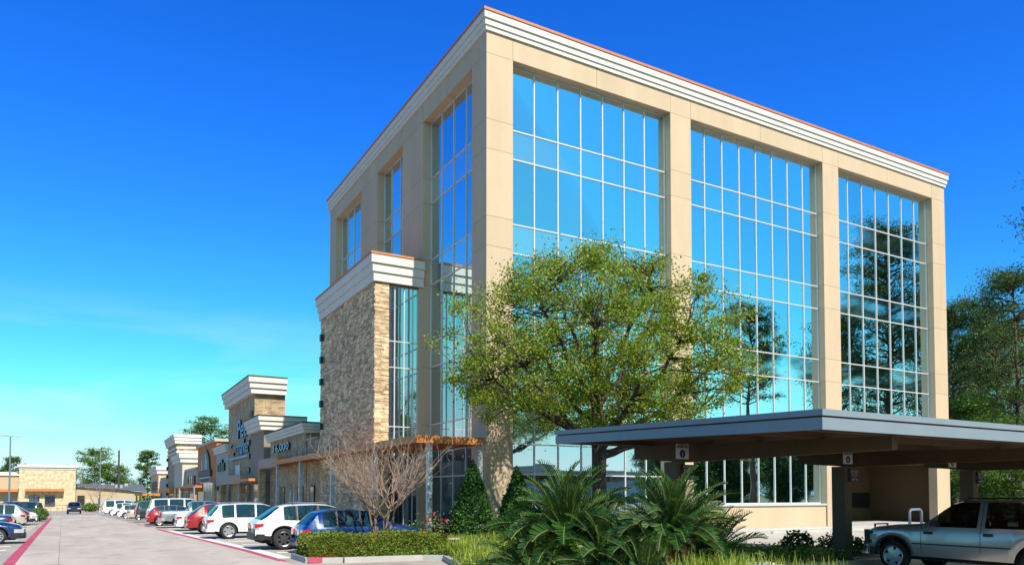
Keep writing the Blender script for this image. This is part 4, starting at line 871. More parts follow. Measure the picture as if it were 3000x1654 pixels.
park_right(82.0, 'sedan', 'champagne', 'pale champagne saloon beyond the dark slate SUV', detail=False)
park_right(90.5, 'hatch', 'white', 'small white hatchback between pale saloons far down the row', detail=False, dx=0.4)
park_right(100.5, 'suv', 'white', 'white SUV second from the far end of the shop row', detail=False, dx=0.4)
park_right(113.0, 'van', 'white', 'last white van at the far end of the shop row', cat='van', detail=False, dx=0.2)
def park_left(px, py, kind, paint, label, nose, cat='car', **kw):     # end facing the road found from a pixel on the ground line
    x, y, z = gp(px, py); L, W2 = CARS[kind]['L'], CARS[kind]['W'] / 2; y += W2
    if nose: return build_car(kind, paint, label, cat, (x - L, y, gz(x, y)), R(random.uniform(-1.5, 1.5)), 'cars parked left of the road', **kw)
    return build_car(kind, paint, label, cat, (x, y, gz(x, y)), math.pi + R(random.uniform(-1.5, 1.5)), 'cars parked left of the road', **kw)
park_left(66, 1591, 'sedan', 'navy', 'dark blue saloon nosing out at the left edge of the photo', True, style='ten')
park_left(36, 1552, 'sedan', 'silver', 'silver saloon with red tail lamp behind the dark blue saloon', False, style='ten')
park_left(72, 1545, 'suv', 'champagne', 'cream white SUV showing its tail beside the red fire-lane line', False, style='five')
park_left(84, 1538, 'crossover', 'maroon', 'dark maroon SUV just beyond the cream white SUV', False, style='five')
park_left(108, 1535, 'suv', 'white', 'pale SUV facing the road beyond the maroon SUV', True, style='six')
build_car('sedan', 'navy', 'blue saloon behind the cream SUV near the left edge', 'car', (LINE_L(47) - 1.2, 50.2, gz(0, 50)), math.pi, 'cars parked left of the road')
build_car('wagon_suv', 'slate', 'dark SUV seen side-on at the far end of the left row', 'car', (-12.4, 104, gz(0, 104)), 0.12, 'cars parked left of the road', detail=False)
build_car('wagon_suv', 'slate', 'dark grey SUV turned tail to the road at the far left', 'car', (-4.2, 92, gz(0, 92)), math.pi - 0.25, 'cars parked left of the road', detail=False)
x_, y_, z_ = gp(227, 1497)
build_car('wagon_suv', 'slate', 'dark SUV driving towards the camera at the far end of the road', 'car', (-1.85, 139.5, gz(0, 139)), -math.pi / 2 - 0.0, None, detail=False, name='oncoming_car')
for i, (xx, yy, kd, pc, lb_) in enumerate(((-13.0, 58, 'suv', 'silver', 'silver SUV in the second row at the left edge'), (-13.4, 73, 'sedan', 'black', 'black saloon in the second row at the left'), (-14.5, 90, 'van', 'white', 'white van in the second row far left'))):
    build_car(kd, pc, lb_, 'car' if kd != 'van' else 'van', (xx, yy, gz(0, yy)), 0.0, 'cars parked left of the road', detail=False)
# the big silver SUV under the carport
truck = build_car('wagon_suv', 'silver', 'large old silver SUV parked under the carport, facing the planting bed', 'suv', (19.37, 13.02 - 5.55, 0), math.pi / 2, None, 'five', True, 'car_glass', 'parked_suv')
def tp(nm, mb, m): return link(nm, mb.mesh(nm, m), truck, (0, 0, 0))
tp('grille_guard', MB().tube([(5.68, -0.75, 0.5), (5.70, -0.75, 1.02), (5.70, 0.75, 1.02), (5.68, 0.75, 0.5)], 0.028, 8).tube([(5.69, -0.75, 0.78), (5.69, 0.75, 0.78)], 0.022, 8).tube([(5.69, -0.28, 0.45), (5.72, -0.28, 1.18), (5.72, 0.28, 1.18), (5.69, 0.28, 0.45)], 0.028, 8), 'black_metal')
tp('front_grille', MB().box(5.50, -0.92, 0.66, 5.575, 0.92, 1.03), 'plastic_black')
for s in (-1, 1): tp('headlight_surround', MB().box(5.36, s * 0.86, 0.70, 5.57, s * 0.952, 1.02), 'plastic_black'); tp('wheel_arch_lip', MB().tube([(4.75 + 0.525 * math.cos(a), s * 0.985, 0.395 + 0.515 * math.sin(a)) for a in np.linspace(0.05, math.pi - 0.05, 15)], 0.022, 5), 'plastic_black')
for s in (-1, 1): tp('rub_strip', MB().box(1.85, s * 0.978, 0.735, 4.22, s * 0.992, 0.765), 'plastic_black')

# ================================================================== POLES AND SMALL THINGS
def lamp_post(px, top_y, Y, hw_, label):
    p = onY(px, top_y, Y); z0 = gz(0, Y); t = thing('lamp_post', label, 'lamp post', (p.x, Y, z0), 'tall car-park lamp posts')
    part('pole', MB().tube([(p.x, Y, z0), (p.x, Y, p.z - 0.15)], [0.11, 0.08], 8), 'pole_grey', t); part('base', MB().lathe([(0.0, 0.8), (0.26, 0.8), (0.28, 0.0)], 12, 'z', (p.x, Y, z0)), 'kerb', t)
    part('cross_arm', MB().box(p.x - hw_, Y - 0.04, p.z - 0.12, p.x + hw_, Y + 0.04, p.z - 0.04), 'pole_grey', t)
    for s in (-1, 1): part('lamp_head', MB().box(p.x + s * hw_ - 0.35, Y - 0.2, p.z - 0.14, p.x + s * hw_ + 0.35, Y + 0.2, p.z + 0.04), 'galv', t)
lamp_post(31, 1275, 112, 0.75, 'tall two-headed lamp post at the left edge of the car park')
lamp_post(295, 1316, 150, 0.6, 'thinner far lamp post in front of the bushy pine')
up_ = onY(349, 1318, 196); t = thing('utility_pole', 'dark wooden utility pole with transformers above the far roof', 'utility pole', (up_.x, 196, gz(0, 196)))
part('pole', MB().tube([(up_.x, 196, gz(0, 196)), (up_.x, 196, up_.z)], [0.24, 0.18], 8), 'pole_wood', t); part('cross_arm', MB().box(up_.x - 1.1, 195.7, up_.z - 5.0, up_.x + 0.4, 195.82, up_.z - 4.8), 'pole_wood', t)
for dx in (-0.45, 0.55): part('transformer', MB().tube([(up_.x + dx, 195.9, up_.z - 9.2), (up_.x + dx, 195.9, up_.z - 8.0)], 0.33, 10), 'galv', t)
for yy, lean, lb_, m in ((101.5, 0.18, 'white feather banner leaning by the restaurant awning, farther one', 'sign_white'), (87.5, -0.06, 'pale blue feather banner standing between restaurant and pet shop', 'letter_pale')):
    z0 = gz(0, yy) + 0.1; t = thing('feather_banner', lb_, 'banner', (9.9, yy, z0), 'feather banners by the restaurant')
    part('pole', MB().tube([(9.9, yy, z0), (9.9, yy + lean * 3.3, z0 + 3.4)], 0.035, 6), 'pole_grey', t)
    part('flag', MB().hull8([(9.87, yy + lean, z0 + 1.0), (9.92, yy + lean, z0 + 1.0), (9.92, yy + lean - 1.1, z0 + 0.95), (9.87, yy + lean - 1.1, z0 + 0.95)], [(9.87, yy + lean * 3.2, z0 + 3.3), (9.92, yy + lean * 3.2, z0 + 3.3), (9.92, yy + lean * 3.2 - 1.0, z0 + 3.1), (9.87, yy + lean * 3.2 - 1.0, z0 + 3.1)]), m, t)
hx = 43.9; hoop = MB().tube([(hx, 28.0, 0.13), (hx, 28.0, 0.92), (hx + 0.06, 28.0, 1.02), (hx + 0.18, 28.0, 1.07), (hx + 1.02, 28.0, 1.07), (hx + 1.14, 28.0, 1.02), (hx + 1.2, 28.0, 0.92), (hx + 1.2, 28.0, 0.13)], 0.08, 10)
mat('hoop_shade', (0.15, 0.18, 0.24), 0.5)  # pole grey darkened, shade put into the colour
solo('hoop_bollard', hoop, 'hoop_shade', 'grey steel hoop bollard, colour darkened as in shade, in front of the shaded recess', 'bollard', smooth=True)
for k, (a, b) in enumerate(((24.5, 26.3), (27.2, 29.0), (30.4, 32.2), (33.0, 34.8), (35.9, 37.7))):
    solo('wheel_stop', MB().hull8([(a, 26.7, -0.01), (b, 26.7, -0.01), (b, 26.86, -0.01), (a, 26.86, -0.01)], [(a + 0.05, 26.73, 0.12), (b - 0.05, 26.73, 0.12), (b - 0.05, 26.83, 0.12), (a + 0.05, 26.83, 0.12)]), 'kerb', 'concrete wheel stop by the office wall, number %d from the left' % (k + 1) if False else ('concrete wheel stop by the office wall, ' + ('leftmost', 'second from left', 'middle one', 'second from right', 'rightmost')[k]), 'wheel stop', 'wheel stops by the office wall')
fl = MB().lathe([(0.0, 0.10), (0.22, 0.10), (0.24, 0.06), (0.0, 0.0)], 14, 'z', (10.6, 22.7, 0.45)); fl.tube([(10.6, 22.7, 0.1), (10.6, 22.7, 0.46)], 0.05, 8)
solo('path_light', fl, 'wood_pale', 'flat round bollard light among the grass beside the hedge', 'light')
# black picket fence and tan gate pillar at the far right
fn = thing('picket_fence', 'black metal picket fence behind the silver SUV at the right edge', 'fence', (60, 44, 0))
def lp(t): return 52.0 + 22 * t, 46.0 - 6.0 * t
for k in range(72):
    a, b = lp(k / 72); part('picket', MB().box(a - 0.02, b - 0.02, 0.05, a + 0.02, b + 0.02, 2.35), 'black_metal', fn)
for zz in (0.3, 2.1): a, b = lp(0), lp(1); part('rail', MB().hull8([(a[0], a[1] + 0.03, zz), (b[0], b[1] + 0.03, zz), (b[0], b[1] + 0.07, zz), (a[0], a[1] + 0.07, zz)], [(a[0], a[1] + 0.03, zz + 0.06), (b[0], b[1] + 0.03, zz + 0.06), (b[0], b[1] + 0.07, zz + 0.06), (a[0], a[1] + 0.07, zz + 0.06)]), 'black_metal', fn)
pp = onY(2931, 1440, 39.0); t = thing('gate_pillar', 'sunlit tan gate pillar beside the picket fence', 'pillar', (pp.x, 39, 0))
part('shaft', MB().box(pp.x - 0.2, 38.8, 0, pp.x + 0.2, 39.2, 2.4), 'precast', t); part('cap', MB().box(pp.x - 0.26, 38.74, 2.4, pp.x + 0.26, 39.26, 2.52), 'precast', t)
rh = onY(2960, 1240, 44.0); t = thing('red_roofed_building', 'low building with dark red roof behind the carport at the right edge', 'building', (rh.x + 8, 50, 0))
part('wall', MB().box(rh.x - 1.0, 44.5, 0, rh.x + 22, 56, 5.4), 'taupe', t); part('roof', MB().hull8([(rh.x - 1.8, 43.6, 5.45), (rh.x + 23, 43.6, 5.45), (rh.x + 23, 57, 5.45), (rh.x - 1.8, 57, 5.45)], [(rh.x + 3, 49.9, 7.6), (rh.x + 18, 49.9, 7.6), (rh.x + 18, 50.7, 7.6), (rh.x + 3, 50.7, 7.6)]), 'roof_red', t)
# low shops across the street, behind the camera: the office glass mirrors them
t = thing('opposite_shops', 'low shops across the street, seen mirrored in the ground-floor glass', 'building', (75, -62, 0))
part('wall', MB().box(48, -72, 0, 120, -60, 4.6), 'grey_stucco', t); part('parapet', MB().box(47.7, -72, 4.6, 120.3, -59.7, 5.0), 'roof_grey', t); part('raised_front', MB().box(62, -64, 5.0, 76, -59.8, 7.2), 'cream', t)
for k in range(8): part('shop_window', MB().box(50 + k * 8.6, -59.99, 0.5, 56 + k * 8.6, -59.9, 3.2), 'glass_shop', t)

# ================================================================== TREES AND PLANTS
def crown_points(n, prof, c, bias=0.5, squash=None):
    """points inside a lumpy crown. prof: (z, radius) pairs"""
    out = []; zs = np.array([p[0] for p in prof]); rs = np.array([p[1] for p in prof]); ph = rng.uniform(0, 6.28, 4)
    while len(out) < n:
        z = rng.uniform(zs[0], zs[-1]); a = rng.uniform(0, 2 * math.pi); rr = np.interp(z, zs, rs)
        rr *= 1 + 0.13 * math.sin(3 * a + ph[0]) + 0.10 * math.sin(5 * a + ph[1] + z) + 0.07 * math.sin(9 * a + ph[2] + 2 * z)
        if rng.uniform() > rr / rs.max(): continue
        u = rng.uniform() ** bias; out.append((c[0] + rr * u * math.cos(a), c[1] + rr * u * math.sin(a), z))
    return np.array(out)
def branchy(mb, base, tips, r0, nmid=5, wob=0.25, sag=0.0, rt=0.02, n=6):
    for tp_ in tips:
        a, b = Vector(base), Vector(tp_); pts = []; rad = []
        for k in range(nmid + 1):
            t = k / nmid; p = a.lerp(b, t); p.z += sag * math.sin(math.pi * t)
            if 0 < k < nmid: p += Vector(rng.normal(size=3)) * wob * (b - a).length * 0.12
            pts.append(p); rad.append(r0 * (1 - t) + rt * t)
        mb.tube(pts, rad, n)
# ---- the oak in front of the office corner
OX, OY = 17.5, 23.95
oak = thing('oak_tree', 'large spreading oak with yellow-green leaves in front of the office corner', 'tree', (OX, OY, 0.1))
tr = MB(); tr.tube([(OX + 0.1, OY, 0.0), (OX + 0.06, OY, 0.5), (OX + 0.03, OY, 1.6), (OX, OY, 2.9), (OX + 0.02, OY, 3.9), (OX - 0.05, OY + 0.05, 5.4), (OX - 0.12, OY, 7.2), (OX, OY, 9.6)], [0.46, 0.34, 0.29, 0.28, 0.30, 0.22, 0.13, 0.04], 12)
limbs = []
def limb(p0, p1, p2, r0, r1=0.05):
    a, b, c = Vector(p0), Vector(p1), Vector(p2); pts = []
    for k in range(9):
        t = k / 8; p = a * (1 - t) ** 2 + b * 2 * t * (1 - t) + c * t * t
        if 0 < k < 8: p += Vector(rng.normal(size=3)) * 0.06
        pts.append(p)
    tr.tube(pts, [r0 * (1 - k / 8) ** 1.1 + r1 * k / 8 for k in range(9)], 8); limbs.extend(pts[2:])
for ang, el, ln, z0, r0 in ((200, 24, 5.0, 3.9, .16), (232, 40, 4.6, 4.4, .15), (150, 32, 5.0, 4.1, .16), (100, 42, 4.4, 4.6, .14), (-5, 18, 5.4, 3.5, .18), (25, 38, 4.8, 4.5, .15), (-38, 30, 5.0, 3.9, .16), (-75, 36, 4.6, 4.2, .15),
                            (255, 24, 4.6, 3.7, .14), (180, 55, 4.8, 5.2, .12), (60, 60, 4.6, 5.6, .12), (-20, 58, 4.8, 5.4, .12), (300, 62, 4.6, 5.8, .11), (130, 66, 4.4, 6.0, .11), (350, 14, 4.4, 3.6, .12), (170, 20, 4.6, 4.2, .12)):
    a, e = R(ang), R(el); d = Vector((math.cos(a) * math.cos(e), math.sin(a) * math.cos(e), math.sin(e))); p0 = Vector((OX, OY, z0))
    limb(p0, p0 + d * ln * 0.5 + Vector((0, 0, -0.25)), p0 + d * ln + Vector((0, 0, 0.5)), r0)
prof = [(4.5, 3.0), (5.1, 4.9), (6.0, 6.0), (7.0, 6.3), (8.0, 5.9), (9.1, 5.0), (10.1, 3.9), (10.9, 2.7), (11.4, 1.5), (11.85, 0.3)]
cl = crown_points(560, prof, (OX - 0.15, OY), 0.42); cl[:, 1] = OY + (cl[:, 1] - OY) * np.where(cl[:, 1] > OY, 0.70, 0.92)
LV = np.array([list(p) for p in limbs])
tw_ = MB()
for c in cl:
    dd = np.linalg.norm(LV - c, axis=1) + np.maximum(0, LV[:, 2] - c[2]) * 0.8; p = LV[dd.argmin()]
    if dd.min() > 0.25: branchy(tr, p, [c], 0.035, 4, 0.5, 0.05, 0.008, 4)
LP = []
for c in cl:
    m = int(rng.uniform(70, 220)); sg = rng.uniform(0.17, 0.40); q = rng.normal(size=(m, 3)) * np.array([sg, sg, sg * 0.62]) + c; LP.append(q)
ex = crown_points(3200, prof, (OX - 0.15, OY), 0.6); ex[:, 1] = OY + (ex[:, 1] - OY) * np.where(ex[:, 1] > OY, 0.70, 0.92); LP.append(ex)
LP = np.concatenate(LP); LP = LP[LP[:, 1] < 28.75]
part('trunk', tr, 'bark', oak, smooth=True)
link('crown', quads('crown', leaf_quads(LP, 0.112, 0.062), 'oak_leaf'), oak)
# ---- pines
def pine(x, y, z0, h, cr0, crown_r, label, n=70, size=0.34, group='tall pines', lean=0.0, name='pine_tree', m='pine_needle', density=46, bark='pine_bark', flat=0.45, tr_r=None):
    t = thing(name, label, 'tree', (x, y, z0), group); r = tr_r or h * 0.014; tk = MB()
    ax = lambda zz: Vector((x + lean * (zz / h) ** 2 + 0.15 * math.sin(zz * 0.5), y + 0.12 * math.sin(zz * 0.37 + 1), z0 + zz))
    tk.tube([ax(h * k / 9) for k in range(10)], [r * (1 - 0.9 * k / 9) for k in range(10)], 8)
    P = []
    for k in range(n):
        f = rng.uniform() ** 0.85; zz = h * (cr0 + (1 - cr0) * f); rr = crown_r * (0.35 + 0.65 * math.sin(math.pi * min(1, 0.18 + f * 0.8))) * rng.uniform(0.35, 1.0); a = rng.uniform(0, 6.283)
        tip = ax(zz) + Vector((rr * math.cos(a), rr * math.sin(a), rr * rng.uniform(-0.05, 0.3))); st_ = ax(zz - rr * 0.25)
        branchy(tk, st_, [tip], r * 0.28, 4, 0.4, 0.1, 0.02, 5)
        for j in range(3):
            c = np.array(st_.lerp(tip, 1 - 0.2 * j)) + rng.normal(size=3) * 0.2; s = crown_r * 0.105 * rng.uniform(0.7, 1.3)
            P.append(rng.normal(size=(density, 3)) * np.array([s, s, s * flat]) + c)
    part('trunk', tk, bark, t, smooth=True); P = np.concatenate(P)
    link('crown', quads('crown', leaf_quads(P, size, size * 0.22, 0.25), m), t); return t
# beyond the office's right end
def at(px, Yd): d = ray(px, 1400); k = Yd / (d.dot(FW)); return d.x * k, d.y * k
PR = 'pines beyond the right end of the office'
for px, dp, h, lb_, cr in ((2800, 72, 21.5, 'pine nearest the office right corner, thin feathery top', 4.6), (2862, 84, 25.5, 'tall bare-branched pine second from the office right corner', 5.4), (2925, 76, 23.0, 'crooked pine between two taller ones at the right', 5.2), (2985, 68, 24.0, 'dense pine at the right edge of the photo', 5.6), (2900, 98, 26, 'hazy rear pine glimpsed between the front pines at right', 6.0), (2835, 105, 24, 'rear pine low behind the thin feathery pine', 5.5), (2960, 104, 27, 'rear pine behind the dense edge pine', 6.0)):
    x, y = at(px, dp); pine(x, y, 0, h * 0.93, 0.32, cr, lb_, 66, 0.34, PR, rng.uniform(-1.5, 1.5), density=80)
x, y = at(2855, 60); pine(x, y, 0, 9.6, 0.25, 3.9, 'bright green leafy tree below the pines, right of the office', 60, 0.30, None, name='leafy_tree', m='bush_leaf', density=90, bark='bark', flat=0.6)
x, y = at(2790, 66); pine(x, y, 0, 7.6, 0.2, 3.0, 'smaller light green tree at the office right corner', 40, 0.30, None, name='leafy_tree', m='bush_leaf', density=70, bark='bark', flat=0.6)
for i, (px, dp, h, lb_) in enumerate(((2905, 56, 4.6, 'dark shrub behind the picket fence, left of the gate pillar'), (2975, 54, 5.0, 'leafy shrub behind the picket fence at the right edge'))):
    x, y = at(px, dp); pine(x, y, 0, h, 0.1, 2.6, lb_, 40, 0.26, 'shrubs behind the picket fence', name='shrub', m='bush_leaf', density=80, bark='bark', flat=0.7)
# tall pine just outside the right edge, one branch reaches into the picture; others are mirrored in the far bay
x, y = at(3205, 55); pine(x, y, 0, 27, 0.58, 6.0, 'tall pine at the right edge with one branch reaching into the sky', 90, 0.36, None, density=60)
pine(67.5, 14, 0, 28.5, 0.26, 6.0, 'tallest pine mirrored in the far window bay', 150, 0.30, 'pines mirrored in the office glass', density=95)
pine(62.5, 12, 0, 19.5, 0.22, 4.6, 'shorter bushy pine mirrored low in the far window bay', 110, 0.30, 'pines mirrored in the office glass', density=95)
pine(73.5, 15.5, 0, 24.5, 0.26, 5.2, 'rear pine mirrored at the right side of the far window bay', 110, 0.30, 'pines mirrored in the office glass', density=90)
pine(58.8, 4.5, 0, 21.5, 0.52, 3.6, 'single pine mirrored in the middle window bay', 60, 0.30, 'pines mirrored in the office glass', density=95)
for k, (xx, yy, hh) in enumerate(((61, -11, 7.6), (67, -9, 8.4), (73, -12, 7.8), (79, -10, 8.8), (85, -12, 8.2), (92, -10, 8.6))):
    pine(xx, yy, 0, hh, 0.1, 4.3, ('first', 'second', 'third', 'fourth', 'fifth', 'sixth')[k] + ' dark tree from the left mirrored in the middle ground-floor windows', 70, 0.36, 'trees mirrored in the ground-floor windows', name='leafy_tree', m='cone_leaf', density=150, bark='bark', flat=0.8)
# left background
for px, Yd, h, cr, lb_, nm, m in ((40, 236, 13.5, 4.2, 'small pine behind the left wing of the far tan shop', 'pine_tree', 'pine_needle'), (4, 230, 10.0, 4.5, 'low pine at the far left edge', 'pine_tree', 'pine_needle'), (278, 232, 16.0, 6.8, 'large bushy pine beyond the far tan shop', 'pine_tree', 'bush_leaf'), (345, 240, 11.5, 6.0, 'rounded tree behind the utility pole', 'leafy_tree', 'bush_leaf'),
                              (432, 230, 15.6, 3.8, 'slim pine left of the farthest shop tower', 'pine_tree', 'pine_needle')):
    p = onY(px, 1400, Yd); pine(p.x, Yd, gz(0, Yd), h, 0.3, cr, lb_, 60, 0.7, 'trees beyond the car park', name=nm, m=m, density=34)
p = onY(616, 1300, 150); pine(p.x, 150, gz(0, 150), 17.2, 0.52, 6.2, 'flat-topped pine rising behind the orange restaurant', 46, 0.6, None, density=40, flat=0.28)
for i, px in enumerate((160, 195, 218)):                              # bare winter trees over the far roof
    p = onY(px, 1400, 215); tk = MB(); z0 = gz(0, 215); tk.tube([(p.x, 215, z0), (p.x, 215, z0 + 6)], [0.22, 0.14], 6)
    for k in range(16): branchy(tk, (p.x, 215, z0 + 4 + rng.uniform(0, 2)), [(p.x + rng.normal() * 1.8, 215 + rng.normal() * 1.8, z0 + 8.5 + rng.uniform(0, 3.2))], 0.06, 4, 0.6, 0, 0.02, 4)
    solo('bare_tree', tk, 'twig', 'leafless tree above the far tan shop roof, ' + ('left', 'middle', 'right')[i] + ' one of three', 'tree', 'leafless trees behind the far shop')
def round_bush(x, y, z, r, h, label, m='bush_leaf', n=900, size=0.16, name='shrub', group=None):
    t = thing(name, label, 'shrub', (x, y, z), group); a = rng.normal(size=(n, 3)); a /= np.linalg.norm(a, axis=1)[:, None]; a *= (rng.uniform(0.25, 1, n) ** 0.4)[:, None]
    P = a * np.array([r, r, h / 2]) + np.array([x, y, z + h / 2]); P += rng.normal(size=P.shape) * 0.06 * r
    st_ = MB(); branchy(st_, (x, y, z), [(x + rng.normal() * r * 0.4, y + rng.normal() * r * 0.4, z + h * 0.7) for _ in range(6)], 0.03, 4, 0.3)
    part('stems', st_, 'bark', t); link('foliage', quads('foliage', leaf_quads(P, size, size * 0.55), m), t); return t
x, y, z = gp(117, 1526); round_bush(x, y, z, 0.75, 1.25, 'round green bush beside the left red fire-lane line', n=1100)
for i, (px, py, r, h, lb_) in enumerate(((265, 1492, 1.6, 1.6, 'low green bush right of the oncoming car'), (437, 1478, 2.2, 3.4, 'bright green bush below the farthest orange awning'), (365, 1480, 1.7, 1.8, 'small bush under the utility pole'), (398, 1482, 1.8, 2.0, 'small bush between utility pole and shop row'))):
    p = onY(px, 1460, 165 - 4 * i); round_bush(p.x, 165 - 4 * i, gz(0, 165), r, h, lb_, n=700, size=0.4, group='bushes at the end of the car park')
# leafless small tree at the road end, left of the utility pole
def bare_shrub(x, y, z, h, spread, label, n, r0, name, stems, m='twig'):
    t = thing(name, label, 'tree', (x, y, z)); mb = MB(); tw2 = MB()
    for k in range(stems):
        a = 2 * math.pi * k / stems + rng.uniform(-0.3, 0.3); rb = rng.uniform(0.05, 0.18); s = Vector((x + rb * math.cos(a), y + rb * math.sin(a), z))
        e = Vector((x + spread * 0.26 * math.cos(a), y + spread * 0.26 * math.sin(a), z + h * rng.uniform(0.30, 0.36)))
        mb.tube([s, s.lerp(e, 0.35) + Vector((0, 0, 0.1 * h)), e], [r0, r0 * 0.85, r0 * 0.7], 8)
        lv = [(e, r0 * 0.62, Vector((math.cos(a) * 0.5, math.sin(a) * 0.5, 0.8)), h * 0.30)]
        for depth in range(4):
            nx = []
            for p, rr, d, ln in lv:
                for j in range((3, 3, 3, 2)[depth] if n else 2):
                    dd = (d + Vector(rng.normal(size=3)) * (0.42 + 0.10 * depth)).normalized(); dd.z = max(dd.z, -0.15 if depth > 1 else 0.12)
                    l_ = ln * rng.uniform(0.75, 1.25); q = p + dd * l_; mid = p.lerp(q, 0.5) + Vector(rng.normal(size=3)) * 0.05 * l_
                    (mb if depth == 0 else tw2).tube([p, mid, q], [rr * 0.75, rr * 0.6, rr * 0.48], 5 if depth < 2 else 3, cap=False); nx.append((q, rr * 0.5, dd, l_ * 0.72))
            lv = nx
    part('trunk', mb, 'myrtle_bark', t, smooth=True); part('twigs', tw2, m, t); return t
MX, MY = 8.62, 24.15
my = thing('crape_myrtle', 'leafless multi-stemmed crape myrtle with a fan of thin twigs behind the hedge', 'tree', (MX, MY, 0.1)); mb = MB(); tw2 = MB()
def shoot(m_, p, d, ln, r0, n=5, k=5, bend=0.12):
    pts = [Vector(p)]; d = d.normalized()
    for i in range(n): d = (d + Vector(rng.normal(size=3)) * bend + Vector((0, 0, 0.03))).normalized(); pts.append(pts[-1] + d * ln / n)
    m_.tube(pts, [r0 * (1 - 0.8 * i / n) for i in range(n + 1)], k, cap=False); return pts
for k in range(7):
    a = 2 * math.pi * k / 7 + 0.3; e = shoot(mb, (MX + 0.10 * math.cos(a), MY + 0.10 * math.sin(a), 0.05), Vector((0.26 * math.cos(a), 0.26 * math.sin(a), 1)), rng.uniform(1.2, 1.6), 0.075, 4, 8, 0.06)[-1]
    for q in range(3):
        b_ = a + rng.normal() * 0.9; e2 = shoot(mb, e, Vector((0.75 * math.cos(b_), 0.75 * math.sin(b_), 0.75)), rng.uniform(0.35, 0.7), 0.042, 3, 6, 0.15)[-1]
        for j in range(4):
            c_ = b_ + rng.normal() * 0.8; t_ = rng.uniform(0.15, 1.35); pts = shoot(tw2, e2, Vector((t_ * math.cos(c_), t_ * math.sin(c_), 1.0)), rng.uniform(1.3, 2.6), 0.017, 6, 4, 0.10)
            for i in range(1, 7):
                for _ in range(1 + (i % 2)):
                    f_ = rng.uniform(0, 6.283); p2 = shoot(tw2, pts[i], (pts[i] - pts[i - 1]).normalized() + Vector((math.cos(f_), math.sin(f_), 0.1)) * 0.8, rng.uniform(0.25, 0.75), 0.008, 3, 3, 0.2)
                    if rng.uniform() < 0.5: shoot(tw2, p2[2], Vector(rng.normal(size=3)) + Vector((0, 0, 0.3)), rng.uniform(0.15, 0.35), 0.005, 2, 3, 0.2)
part('trunk', mb, 'myrtle_bark', my, smooth=True); part('twigs', tw2, 'twig', my)
p = onY(290, 1480, 150); bare_shrub(p.x, 150, gz(0, 150), 5.0, 3.2, 'leafless tree near the oncoming car at the road end', 1, 0.09, 'bare_tree', 4)
# ---- clipped hedge
def leafy_volume(n, sampler, size, m, ratio=0.6, up=0.2): return quads('foliage', leaf_quads(sampler(n), size, size * ratio, up), m)
def hedge_pts(n):
    x0, x1, y0, y1, z0, z1 = 5.75, 10.0, 21.85, 23.75, 0.1, 0.72; u = rng.uniform(size=(n, 3)); f = rng.integers(0, 10, n)
    P = np.stack([x0 + u[:, 0] * (x1 - x0), y0 + u[:, 1] * (y1 - y0), z0 + u[:, 2] * (z1 - z0)], 1); e = rng.normal(size=n) * 0.045
    tp_ = f < 4; P[tp_, 2] = z1 + e[tp_] - 0.02; fr_ = (f >= 4) & (f < 8); P[fr_, 1] = y0 + e[fr_]; lf = f == 8; P[lf, 0] = x0 + e[lf]
    yb = 0.3 * np.clip((7.0 - P[:, 0]) / 1.3, 0, 1); P[:, 1] = np.maximum(P[:, 1], y0 + yb)
    P[:, 2] += 0.05 * np.sin(P[:, 0] * 3.1) + 0.04 * np.sin(P[:, 1] * 5 + P[:, 0] * 7); return P
hd = thing('hedge', 'low clipped green hedge on the kerbed corner in front of the blue hatchback', 'hedge', (7.8, 22.8, 0.1))
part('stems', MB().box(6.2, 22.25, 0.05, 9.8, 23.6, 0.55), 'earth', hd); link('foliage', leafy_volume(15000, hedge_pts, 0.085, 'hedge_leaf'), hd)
# ---- conical shrubs by the office corner
def cone_shrub(x, y, h, r, label):
    t = thing('conical_shrub', label, 'shrub', (x, y, 0.1), 'dark conical shrubs at the office corner'); n = 9000; f = rng.uniform(size=n) ** 0.7; z = h * (1 - f); a = rng.uniform(0, 6.283, n)
    rr = r * (np.minimum(1, f * 1.25) ** 0.85) * np.where(f > 0.8, 1 - (f - 0.8) * 0.9, 1) * rng.uniform(0.55, 1, n) ** 0.35 * (1 + 0.10 * np.sin(a * 3 + z * 4) + 0.09 * np.sin(a * 7 - z * 9))
    P = np.stack([x + rr * np.cos(a), y + rr * np.sin(a), 0.1 + z], 1) + rng.normal(size=(n, 3)) * 0.03
    part('stem', MB().tube([(x, y, 0), (x, y, h * 0.9)], [0.06, 0.01], 6), 'bark', t); link('foliage', quads('foliage', leaf_quads(P, 0.105, 0.065, 0.3), 'cone_leaf'), t)
cone_shrub(12.55, 25.15, 3.15, 0.88, 'dark green conical shrub below the canopy corner')
cone_shrub(14.2, 24.7, 2.95, 0.80, 'dark conical shrub against the corner pier, half behind palm fronds')
